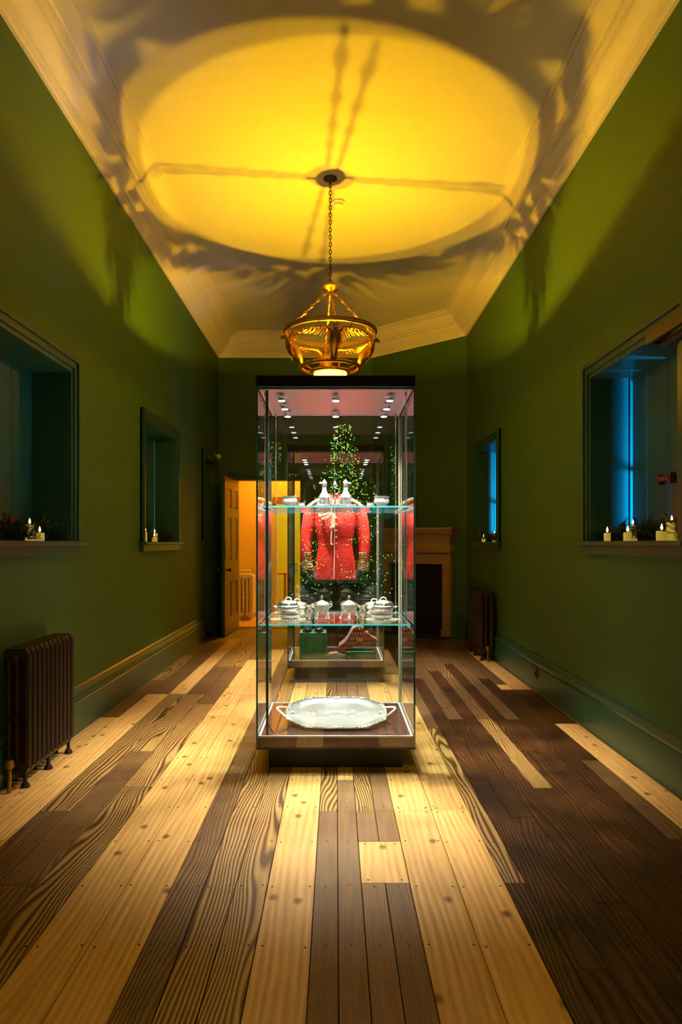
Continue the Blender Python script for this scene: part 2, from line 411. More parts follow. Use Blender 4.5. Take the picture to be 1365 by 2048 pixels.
# cornice swept around the room
def sweep(path, prof, closed=True):
    """path: XY points; prof: (inset, z) pairs; inset is measured towards the room on the left of the path"""
    n = len(path); rings = []
    for i in range(n):
        p = Vector(path[i]); a = (p - Vector(path[i-1])).normalized() if (closed or i) else None
        b = (Vector(path[(i+1) % n]) - p).normalized() if (closed or i < n-1) else a
        if a is None: a = b
        na = Vector((-a.y, a.x)); nb = Vector((-b.y, b.x)); mvec = (na+nb); mvec = mvec / max(.2, mvec.dot(na))
        rings.append([(p.x+mvec.x*s_, p.y+mvec.y*s_, z) for s_, z in prof])
    m = MB(); V = [[m.bm.verts.new(q_) for q_ in r] for r in rings]
    for i in range(n if closed else n-1):
        A, B = V[i], V[(i+1) % n]
        for k in range(len(prof)-1): m.bm.faces.new((A[k], A[k+1], B[k+1], B[k]))
    return m
ROOM = [(-XW, YB), (XW, YB), (DBp.x, DBp.y), (DA.x, DA.y), (-XW, YF)]
prof = [(.0, ZK), (.022, ZK), (.028, ZK+.018), (.04, ZK+.022), (.044, ZK+.045), (.060, ZK+.05), (.075, ZK+.075), (.105, ZK+.095), (.13, ZK+.125),
        (.135, ZK+.14), (.155, ZK+.143), (.158, ZK+.165), (.185, ZK+.168), (.185, ZK+.195), (.20, ZK+.2), (.215, ZK+.235), (.245, ZK+.265),
        (.27, ZK+.275), (.272, ZK+.29), (.30, ZK+.293), (.30, ZC+.005)]
co = sweep(ROOM, prof).done('trim_1', CORN, smooth=True, angle=25)
struct(co, 'deep stepped cream plaster cornice running round the top of the green walls', 'cornice')
# skirting boards
SK = [(.0, 0), (.030, 0), (.030, .205), (.022, .212), (.030, .222), (.034, .240), (.024, .262), (.012, .275), (.014, .292), (.004, .302), (0, .305)]
def skirt(name, pts, label):
    o = sweep(pts, SK, closed=False).done(name, TRIM, smooth=True, angle=30); struct(o, label, 'skirting')
skirt('baseboard_left', [(-XW, PASS_L[0]), (-XW, YB)], 'tall moulded green skirting board along the left wall')
skirt('baseboard_right', [(XW, YB), (XW, DBp.y)], 'tall moulded green skirting board along the right wall, with the small socket')
ca = DA + d*.14; cb = DBp - d*.14
skirt('baseboard_back', [(DA.x, DA.y), (DX1+.12, YF)], 'green skirting board of the end wall beside the doorway')
skirt('baseboard_diagonal', [(DBp.x, DBp.y), (cb.x, cb.y)], 'short green skirting board right of the fireplace')

# ------------------------------------------------------------------ floor of separate boards
fl = MB(); fl.box(-XW-T, XW+T, YB-.2, YF+.16, -.08, -.026)
floor = struct(fl.done('floor', mat('floor_underlay', (.012, .008, .005), .9), smooth=False), 'floor of mixed pale pine and dark old boards', 'floor')
PLANKS = 0
def plank(x0, x1, y0, y1, m, dz=0, nails=True):
    global PLANKS
    PLANKS += 1
    g = .0014; b = .0011; x0 += g; x1 -= g; y0 += .001; y1 -= .001
    mb = MB(); bm = mb.bm; z0, z1, z2 = -.024, -b+dz, dz
    A = [bm.verts.new(p) for p in ((x0,y0,z0),(x1,y0,z0),(x1,y1,z0),(x0,y1,z0))]
    B = [bm.verts.new(p) for p in ((x0,y0,z1),(x1,y0,z1),(x1,y1,z1),(x0,y1,z1))]
    C = [bm.verts.new(p) for p in ((x0+b,y0+b/2,z2),(x1-b,y0+b/2,z2),(x1-b,y1-b/2,z2),(x0+b,y1-b/2,z2))]
    for i in range(4):
        j = (i+1) % 4; bm.faces.new((A[i], A[j], B[j], B[i])); bm.faces.new((B[i], B[j], C[j], C[i]))
    bm.faces.new(C); bm.faces.new(A[::-1])
    o = mb.done('plank', m, floor, smooth=False)
    if nails and y0 < 5.2 and y1 > 1.3:
        nb = MB(); k = 0
        row = 2.117 - 3*.372
        while row < min(y1, 5.4):
            if row > max(y0, 1.3):
                for xx in ((x0+.018, x1-.018) if x1-x0 > .1 else ((x0+x1)/2,)):
                    nb.cyl((xx+random.uniform(-.003, .003), row+random.uniform(-.008, .008), dz-.001), .0042, .0018, 8); k += 1
            row += .372
        for yy in (y0+.022, y1-.022):
            if 1.3 < yy < 4.2 and m is PINE:
                for xx in (x0+.025, x1-.025): nb.cyl((xx, yy, dz-.001), .0045, .0018, 8); k += 1
        if k:
            n = nb.done('nail_heads', mat('nail_iron', (.03, .025, .02), .45, .6), o, smooth=False); n['kind'] = 'stuff'
        else: nb.bm.free()
    return o
def run(x0, x1, spec):
    """spec: list of (y0, y1, material)"""
    for y0, y1, m in spec: plank(x0, x1, y0, y1, m, random.uniform(-.0012, .0006))
FY = YF + .16
def long(x0, x1, m, joints, mats=None):
    ys = [.9] + joints + [FY]
    run(x0, x1, [(a, b, mats[i] if mats else m) for i, (a, b) in enumerate(zip(ys, ys[1:]))])
long(-1.71, -1.56, None, [3.4, 4.9, 6.2, 7.6], [PINE, PINE, DARK, GRAIN, DARK])
long(-1.56, -1.385, None, [5.65, 7.2, 8.6], [PINE, DARK, DARK, BROWN])
# the pale strip jogs left past the joint at 5.65
long(-1.385, -1.24, None, [3.18, 5.65, 7.5, 8.9], [DARK, GRAIN, PINE, PINE, BROWN])
long(-1.24, -1.09, None, [2.5, 4.1, 5.65, 6.9, 8.7], [DARK, DARK, GRAIN, DARK, GRAIN, BROWN])
long(-1.09, -.943, None, [3.5, 5.3, 6.9, 8.3], [GRAIN, GRAIN, DARK, GRAIN, BROWN])
long(-.943, -.767, None, [4.95, 7.3, 9.0], [PINE, PINE, BROWN, BROWN])
long(-.767, -.596, None, [5.6, 8.0, 9.4], [PINE, PINE, BROWN, BROWN])
long(-.596, -.48, None, [4.4, 6.9, 8.6], [DARK, BROWN, BROWN, BROWN])
long(-.48, -.365, None, [5.2, 7.2, 8.6], [GRAIN, GRAIN, BROWN, BROWN])
long(-.365, -.249, None, [4.7, 6.6, 8.4], [GRAIN, PINE, BROWN, BROWN])
long(-.249, -.077, None, [5.4, 8.0], [PINE, PINE, BROWN])
long(-.077, .008, None, [3.18, 4.2, 6.0, 8.4], [BROWN, GRAIN, GRAIN, BROWN, BROWN])
long(.008, .094, None, [3.60, 4.2, 6.3, 8.2], [BROWN, PINE, BROWN, BROWN, BROWN])
run(.094, .272, [(2.51, 2.86, PINE)])
run(.094, .182, [(.9, 2.51, BROWN), (2.86, 3.18, BROWN), (3.18, 5.0, GRAIN), (5.0, 7.1, BROWN), (7.1, FY, BROWN)])
run(.182, .272, [(.9, 2.51, BROWN), (2.86, 3.18, BROWN), (3.18, 5.6, BROWN), (5.6, 7.6, BROWN), (7.6, FY, BROWN)])
long(.272, .447, None, [3.195, 5.3, 7.4], [PINE, PINE, PINE, BROWN])
long(.447, .621, None, [3.195, 4.9, 6.5, 8.0], [PINE, PINE, PINE, BROWN, STAIN])
long(.621, .70, None, [2.51, 4.6, 6.5, 8.2], [STAIN, GRAIN, DARK, STAIN, STAIN])
for i, (a, b) in enumerate(((.70, .80), (.80, .905), (.905, 1.01), (1.01, 1.11), (1.11, 1.21), (1.21, 1.31), (1.31, 1.415))):
    js = [2.0+.37*((i*3) % 5), 4.1+.37*((i*2) % 4), 6.3+.37*((i*5) % 3), 8.1+.3*(i % 3)]
    long(a, b, None, js, [STAIN, (GRAIN if i in (3,) else STAIN), DARK if i % 2 else STAIN, DARK, DARK])
long(1.415, 1.517, None, [2.887, 3.93, 5.82, 6.02, 8], [STAIN, DARK, STAIN, PINE, DARK, DARK])
long(1.517, 1.68, None, [4.727, 5.82, 6.02, 8], [PINE, STAIN, PINE, PINE, DARK])
for y0, y1 in ((.9, 3.3), (3.3, 5.9), (5.9, 8.0), (8.0, FY)): plank(1.68, 1.715, y0, y1, DARK)
# boards behind the camera, kept coarse
for i in range(20):
    a = -1.71 + i*.1712; plank(a, a+.1712, YB, .9, (PINE, BROWN, DARK, GRAIN)[i*7 % 4], nails=False)

# ------------------------------------------------------------------ windows
def window(idx, sx, W, depth, gap, label, leaf_cuts, latch_y=None):
    y0, y1, z0, z1 = W; X = XW*sx
    def bx(mb, xa, xb, *r, **k):      # xa, xb measured outwards from the wall face
        a, b = X+sx*xa, X+sx*xb; return mb.box(min(a, b), max(a, b), *r, **k)
    t = thing('window_%d' % idx, label, 'window', (0, 0, 0), kind='structure')
    def P(name, mb, m=TRIM): return mb.done(name, m, t, smooth=False)
    cw = .095                          # moulded architrave on three sides
    for (xa, xb, o1, o2) in ((-.022, 0, 0, cw), (-.034, 0, cw*.62, cw), (-.028, 0, 0, .012)):
        pass
    mb = MB()
    for xa, o1, o2 in ((-.018, 0, cw), (-.030, cw*.30, cw*.72), (-.042, cw*.74, cw)):
        bx(mb, xa, .0, y0-o2, y0-o1, z0, z1+o2); bx(mb, xa, .0, y1+o1, y1+o2, z0, z1+o2)
        bx(mb, xa, .0, y0-o1, y1+o1, z1+o1, z1+o2)
    P('window_casing', mb)
    mb = MB(); bx(mb, -.075, depth, y0-.15, y1+.15, z0-.028, z0, bev=.006); 
    bx(mb, -.04, .0, y0-.12, y1+.12, z0-.085, z0-.028); P('window_sill', mb)
    mb = MB()                          # thin linings of the reveal
    bx(mb, 0, T, y1-.004, y1+.012, z0, z1+.012); bx(mb, 0, T, y0-.012, y0+.004, z0, z1+.012); bx(mb, 0, T, y0, y1, z1-.004, z1+.012)
    P('window_reveal', mb)
    mb = MB()                          # bead beside the shutters
    for yy in (y1-.016,): bx(mb, depth-.005, depth, yy+.008, yy+.012, z0, z1)
    P('bead', mb)
    cuts = [y1-gap] + leaf_cuts + [y0+.004]
    for a, b in zip(cuts, cuts[1:]):
        mb = MB(); bx(mb, depth+.004, depth+.028, b+.0025, a-.0025, z0+.004, z1-.0045, bev=.002)
        P('shutter_leaf', mb, TRIM)
    mb = MB()                          # sash behind
    bx(mb, depth+.05, depth+.09, y0, y1, z0, z0+.06); bx(mb, depth+.05, depth+.09, y0, y1, z1-.05, z1)
    bx(mb, depth+.05, depth+.09, y0, y0+.04, z0, z1); bx(mb, depth+.05, depth+.09, y1-.012, y1, z0, z1)
    bx(mb, depth+.05, depth+.09, y0, y1, (z0+z1)/2-.09, (z0+z1)/2-.06); P('sash_frame', mb)
    mb = MB(); bx(mb, depth+.066, depth+.071, y0+.02, y1-.008, z0+.02, z1-.02); P('glass_pane', mb, WINDOWG)
    if latch_y:
        mb = MB(); zz = 1.63
        bx(mb, depth-.03, depth-.018, latch_y-.075, latch_y+.075, zz-.012, zz+.014)
        bx(mb, depth-.03, depth+.004, latch_y-.085, latch_y-.062, zz-.03, zz+.03); bx(mb, depth-.03, depth+.004, latch_y+.062, latch_y+.085, zz-.03, zz+.03)
        P('latch_bar', mb, LATCH)
    return t
window(1, 1, WIN_R1, .25, .022, 'large green shuttered window glowing blue at its left edge, near the right picture edge', [4.33, 4.055, 4.03, 3.72], 4.04)
window(2, 1, WIN_R2, .20, .028, 'far narrow-looking window with a bright blue slit, above the far radiator', [7.9, 7.72, 7.45])
window(3, -1, WIN_L1, .225, .006, 'large dark green shuttered window above the left radiator, two candles on its sill', [4.10, 3.82, 3.55], 3.80)
window(4, -1, WIN_L2, .20, .010, 'smaller-looking far window in the left wall, between the large window and the doorway', [6.9, 6.67, 6.4])

# red wood roller head on the near right window
t = thing('roller_blind', 'dark red wooden roller blind head fixed above the large right window', 'blind', (1.60, 3.30, 2.29))
mb = MB(); mb.box(-.012, .012, -.4, .20, -.03, .035, bev=.004); mb.box(.012, .12, .17, .20, -.028, .03, bev=.003); mb.done('head_board', REDWOOD, t, smooth=False)
mb = MB(); mb.tube([(.06, -.4, -.03), (.06, .16, -.03)], .022, 14); mb.done('roller', REDWOOD, t)

# left-wall passage architrave
mb = MB(); X = -XW
y0, y1, z0, z1 = PASS_L
for w_, o1, o2 in ((.018, 0, .10), (.034, .07, .10)):
    mb.box(X, X+w_, y0-o2, y0-o1, 1.27, z1+o2); mb.box(X, X+w_, y1+o1, y1+o2, 0, z1+o2); mb.box(X, X+w_, y0-o1, y1+o1, z1+o1, z1+o2)
mb.box(X, X+.05, y0-.13, y0+.02, 1.24, 1.27)
struct(mb.done('trim_2', TRIM, smooth=False), 'green casing round the dark side opening beside the far door', 'casing')
# doorway architrave
mb = MB()
for w_, o1, o2 in ((.02, 0, .12), (.036, .085, .12), (.03, .0, .02)):
    mb.box(DX0-o2, DX0-o1, YF-w_, YF, 0, DH+o2); mb.box(DX1+o1, DX1+o2, YF-w_, YF, 0, DH+o2); mb.box(DX0-o1, DX1+o1, YF-w_, YF, DH+o1, DH+o2)
struct(mb.done('trim_3', TRIM, smooth=False), 'dark green architrave round the far doorway', 'architrave')

# ------------------------------------------------------------------ open panelled door
dr = thing('door_1', 'open panelled wooden door standing ajar before the orange room', 'door', (-1.435, 9.965, .012), kind='structure')
DL, DT, DHH = .92, .045, 2.13
ang = R(-93.5)
mb = MB(); mx = Matrix.Rotation(ang, 4, 'Z')
cols = ((.115, .415), (.505, .805)); rows = ((.22, .80), (1.00, 1.52), (1.60, 1.95))
rows = ((.22, .72), (.98, 1.60), (1.70, 2.00))
def door_frame(y0, y1):
    xs = [0, .115, .415, .505, .805, DL]; zs = [0, .22, .72, .98, 1.60, 1.70, 2.00, DHH]
    for i in range(5):
        for j in range(7):
            if i in (1, 3) and j in (1, 3, 5): continue
            mb.box(xs[i], xs[i+1], y0, y1, zs[j], zs[j+1], mx=mx)
door_frame(-DT/2, DT/2)
mb.done('door_leaf', OAKD, dr, smooth=False)
for a, b in cols:
    for z0, z1 in rows:
        m2 = MB(); m2.box(a-.004, b+.004, -.010, .010, z0-.004, z1+.004, mx=mx)
        for sgn in (1, -1):
            m2.box(a, b, .010*sgn if sgn > 0 else -.020, .020 if sgn > 0 else -.010, z0, z0+.022, mx=mx); m2.box(a, b, .010 if sgn > 0 else -.020, .020 if sgn > 0 else -.010, z1-.022, z1, mx=mx)
            m2.box(a, a+.022, .010 if sgn > 0 else -.020, .020 if sgn > 0 else -.010, z0+.022, z1-.022, mx=mx); m2.box(b-.022, b, .010 if sgn > 0 else -.020, .020 if sgn > 0 else -.010, z0+.022, z1-.022, mx=mx)
            m2.box(a+.05, b-.05, .010 if sgn > 0 else -.016, .016 if sgn > 0 else -.010, z0+.05, z1-.05, mx=mx)
        m2.done('door_panel', OAKD, dr, smooth=False)
mb = MB(); mb.box(DL-.001, DL+.004, -DT/2, DT/2, 0, DHH, mx=mx); e = mb.done('door_edge', TRIM, dr, smooth=False); e['label'] = 'green painted closing edge'
for s_ in (1, -1):
    mk = mx @ Matrix.Translation((DL-.065, s_*DT/2, .88)) @ Matrix.Rotation(R(-90*s_), 4, 'X')
    mb = MB(); mb.lathe([(0, 0), (.028, 0), (.028, .006), (.01, .008), (.01, .035), (.026, .045), (.03, .06), (.02, .072), (0, .075)], 16, mk); mb.done('door_knob', BRASSD, dr)
    mb = MB(); a, b = (DT/2, DT/2+.004) if s_ > 0 else (-DT/2-.004, -DT/2); mb.box(DL-.085, DL-.02, a, b, 1.02, 1.26, mx=mx); mb.done('finger_plate', BRASSD, dr, smooth=False)

# ------------------------------------------------------------------ orange room beyond the doorway
mb = MB()
mb.box(-2.0, 2.0, YF+.16, 14.2, -.06, -.004)
struct(mb.done('floor_back_room', mat('honey_floor', (.62, .36, .10), .5, noise=(4, (.52, .28, .07), (6, .4, 1))), smooth=False), 'honey coloured floor of the orange room', 'floor')
mb = MB(); mb.box(-2.12, -1.95, YF+.16, 14.2, -.06, 2.9); mb.box(.9, 1.0, YF+.16, 14.2, -.06, 2.9); mb.box(-2.12, 1.0, 14.2, 14.3, -.06, 2.9)
struct(mb.done('wall_back_room', YELP, smooth=False), 'lime yellow walls at the very back, seen through the doorway', 'wall')
mb = MB(); mb.box(-1.95, -1.02, 11.75, 11.87, -.004, 2.9); mb.box(-1.02, .1, 11.75, 11.87, 2.02, 2.9); mb.box(.1, .9, 11.75, 11.87, -.004, 2.9)
struct(mb.done('wall_partition', OCHRE, smooth=False), 'orange partition wall behind the white radiator', 'wall')
mb = MB(); mb.box(-1.08, .16, 11.71, 11.75, 1.92, 2.04)
struct(mb.done('trim_4', mat('brown_lintel', (.22, .09, .03), .5), smooth=False), 'brown lintel over the inner opening of the orange room', 'trim')
mb = MB(); mb.box(-2.12, 1.0, YF+.16, 14.3, 2.9, 3.0)
struct(mb.done('ceiling_back_room', PLASTER, smooth=False), 'ceiling of the orange room', 'ceiling')
mb = MB(); mb.box(DX0+.01, DX1-.01, YF-.01, YF+.17, -.02, .006); struct(mb.done('door_threshold', DARK, smooth=False), 'worn wooden threshold under the far doorway', 'threshold')

def column_radiator(name, label, loc, length, n, depth=.12, H=.71, m=RADI, rotz=0, cols=3):
    """cast radiator: local x = length, local -y = room side"""
    t = thing(name, label, 'radiator', loc, rotz)
    pitch = length/n; first = None; foot = .07
    for i in range(n):
        x = pitch*(i+.5)
        if first is None:
            mb = MB(); r = pitch*.36
            for k in range(cols):
                y = -depth/2 + depth*(k+.5)/cols; ry = depth/cols*.36
                pts = [(0, y, foot+.03), (0, y, H-.03)]
                mb.tube(pts, ry, 10, flat=1)
            # rounded head and foot joining the columns, and a front flute
            for zz, s_ in ((foot, 1), (H, -1)):
                pr = [(-depth/2+.012, zz), (depth/2-.012, zz), (depth/2, zz+s_*.02), (depth/2, zz+s_*.055), (-depth/2, zz+s_*.055), (-depth/2, zz+s_*.02)]
                mb.prism(pr, -r, r, 'YZ')
            mb.tube([(0, -depth/2+.008, foot+.03), (0, -depth/2+.008, H-.03)], r*1.0, 8)
            mb.tube([(-pitch/2, 0, H-.05), (pitch/2, 0, H-.05)], .018, 8); mb.tube([(-pitch/2, 0, foot+.05), (pitch/2, 0, foot+.05)], .018, 8)
            mb.box(-r, r, -depth/2+.012, depth/2-.012, H*.48, H*.48+.012)
            first = mb.done('section', m, t); first.location = (x, 0, 0)
        else:
            c = first.copy(); COL.objects.link(c); c.location = (x, 0, 0)
    f1 = None
    for x in (pitch*.5, pitch*(n//2+.5), pitch*(n-.5)):
        for y in (-depth/2+.02, depth/2-.02):
            mb = MB(); mb.lathe([(0, 0), (.024, 0), (.022, .012), (.010, .03), (.010, .075), (0, .075)], 10, Matrix.Translation((x, y, 0))); mb.done('foot', m, t)
    mb = MB(); mb.tube([(-.001, 0, foot+.05), (-.05, 0, foot+.05), (-.055, 0, foot+.04), (-.055, 0, 0)], .011, 8)
    mb.lathe([(0, 0), (.022, .0), (.024, .02), (.018, .04), (0, .045)], 12, Matrix.Translation((-.055, 0, foot+.055))); mb.done('valve', BRASS, t)
    mb = MB(); mb.lathe([(0, 0), (.024, 0), (.024, .006), (.012, .014), (0, .014)], 14, Matrix.Translation((0, 0, H-.05)) @ Matrix.Rotation(R(-90), 4, 'Y')); mb.done('end_plug', m, t)
    return t
# left near: length runs away from the camera
r1 = column_radiator('radiator', 'brown cast column radiator under the large left window', (-1.635, 3.47, 0), .62, 11, .125, rotz=R(90))
r1.rotation_euler = (0, 0, R(90))
r2 = column_radiator('radiator', 'brown cast column radiator in the far right corner under the blue-lit window', (1.60, 7.22, 0), .68, 12, .14, H=.74, rotz=R(90))
r3 = column_radiator('radiator', 'white radiator in the orange room behind the open door', (-1.47, 11.05, -.004), .34, 6, .24, H=.74, m=WHITEE, rotz=R(90), cols=4)
t = thing('side_table', 'plain orange wooden table in the back room beyond the doorway', 'table', (-.98, 12.2, -.004), 0)
mb = MB(); mb.box(-.28, .12, -.25, .9, .70, .73, bev=.004); mb.done('tabletop', TABLEW, t, smooth=False)
for x, y in ((-.25, -.22), (.09, -.22), (-.25, .87), (.09, .87)):
    mb = MB(); mb.box(x-.022, x+.022, y-.022, y+.022, 0, .70); mb.done('leg', TABLEW, t, smooth=False)
t = thing('carton', 'pale cream box behind the white radiator in the orange room', 'box', (-1.60, 11.55, -.004), 0)
mb = MB(); mb.box(-.16, .16, -.11, .11, 0, .78, bev=.005); mb.done('box_body', WHITEE, t, smooth=False)
mb = MB(); mb.box(-.165, .165, -.115, .115, .782, .80, bev=.003); mb.done('lid', WHITEE, t, smooth=False)
mb = MB(); mb.box(-.10, .06, 14.17, 14.195, .62, .83, bev=.002)
tag(mb.done('framed_notice', mat('grey_notice', (.35, .3, .3), .4), smooth=False), 'small grey framed picture on the yellow wall far through the doorway', 'picture')
mb = MB(); mb.box(-.955, -.80, 14.17, 14.195, .62, .83, bev=.002)
tag(mb.done('framed_picture', mat('grey_notice', (.35, .3, .3), .4), smooth=False), 'little framed picture low on the yellow wall above the table', 'picture')

# small fittings
t = thing('smoke_detector', 'round white smoke detector on the ceiling behind the chain', 'detector', (.025, 6.03, ZC), 0)
mb = MB(); mb.lathe([(0, 0), (.055, 0), (.055, -.018), (.042, -.022), (.040, -.045), (.030, -.052), (0, -.052)], 24); mb.done('housing', PLASTIC, t)
mb = MB(); mb.ball((-.035, -.028, -.030), .007, 8); mb.done('indicator_light', mat('red_led', (.8, .05, .1), .3, emis=(1, .05, .12), estr=3), t)
t = thing('security_camera', 'little round white camera high in the far left corner by the door', 'camera', (-XW+.06, 9.62, 2.47), 0)
mb = MB(); mb.box(-.06, -.02, -.02, .02, .0, .035); mb.done('bracket', PLASTIC, t, smooth=False)
mb = MB(); mb.ball((.01, 0, 0), .036, 14); mb.done('ball_housing', PLASTIC, t)
t = thing('wall_socket', 'small dark socket set in the right skirting board', 'socket', (XW-.030, 5.74, .155), 0)
mb = MB(); mb.box(-.010, 0, -.032, .032, -.045, .045, bev=.003); mb.done('face_plate', BRASSD, t, smooth=False)
mb = MB(); mb.box(-.016, -.010, -.010, .010, -.014, .014); mb.done('switch', BLACKM, t, smooth=False)

# ------------------------------------------------------------------ fireplace on the slanting wall
cpt = DA + (DBp-DA)*.50
fp = thing('fireplace', 'ochre stone fireplace surround with bulging frieze and black firebox on the slanting wall', 'fireplace', (cpt.x, cpt.y, 0), math.atan2(d.y, d.x))
FWd = .575
for s_ in (1, -1):
    mb = MB(); a, b = (FWd-.13, FWd) if s_ > 0 else (-FWd, -FWd+.13)
    mb.box(a, b, -.055, 0, 0, .965); mb.box(a+(.02), b-.02, -.065, -.055, .10, .94); mb.box(a-.008, b+.008, -.07, 0, 0, .09); mb.done('leg', STONE, fp, smooth=False)
mb = MB(); mb.box(-FWd, FWd, -.055, 0, .965, 1.10); mb.box(-FWd-.01, FWd+.01, -.068, 0, 1.085, 1.10); mb.box(-FWd+.02, FWd-.02, -.063, 0, 1.04, 1.048); mb.done('lintel', STONE, fp, smooth=False)
mb = MB()
pr = [(0, 1.10), (.05, 1.10), (.085, 1.12), (.105, 1.16), (.105, 1.20), (.085, 1.235), (.06, 1.25), (.06, 1.262), (.075, 1.265), (.075, 1.29), (.09, 1.30), (.10, 1.33), (.125, 1.36), (.155, 1.375), (.155, 1.40), (0, 1.40)]
rings = [[(-(FWd-.075+q[0]), 0, q[1]) for q in pr], [(-(FWd-.075+q[0]), -q[0], q[1]) for q in pr], [((FWd-.075+q[0]), -q[0], q[1]) for q in pr], [((FWd-.075+q[0]), 0, q[1]) for q in pr]]
mb.loft(rings); mb.done('frieze', STONE, fp, angle=30)
mb = MB(); mb.box(-FWd-.10, FWd+.10, -.19, 0, 1.40, 1.425, bev=.004); mb.box(-FWd-.12, FWd+.12, -.21, 0, 1.425, 1.455, bev=.005); mb.done('mantel_shelf', STONE, fp, smooth=False)
mb = MB(); mb.box(-FWd+.13, FWd-.13, -.012, -.002, 0, .965); mb.done('firebox', SOOT_SHADE, fp, smooth=False)
mb = MB(); mb.box(-FWd-.05, FWd+.05, -.34, -.075, -.001, .006); mb.done('hearth', SOOT_SHADE, fp, smooth=False)
mw = Matrix.Translation((cpt.x, cpt.y, 0)) @ Matrix.Rotation(math.atan2(d.y, d.x), 4, 'Z')
up_ = mw @ Vector((-.06, -.115, 1.455))
t = thing('urn', 'dark red lidded urn standing on the mantel shelf', 'urn', up_)
mb = MB(); mb.lathe([(0, 0), (.06, 0), (.062, .012), (.03, .03), (.024, .05), (.05, .075), (.085, .14), (.102, .22), (.105, .30), (.095, .36), (.085, .375), (.10, .385), (.10, .40), (0, .40)], 28); mb.done('body', ROSE, t)
mb = MB(); mb.lathe([(.098, .401), (.09, .415), (.05, .435), (.02, .448), (.018, .46), (.026, .475), (.018, .492), (0, .497)], 28); mb.done('lid', ROSE, t)

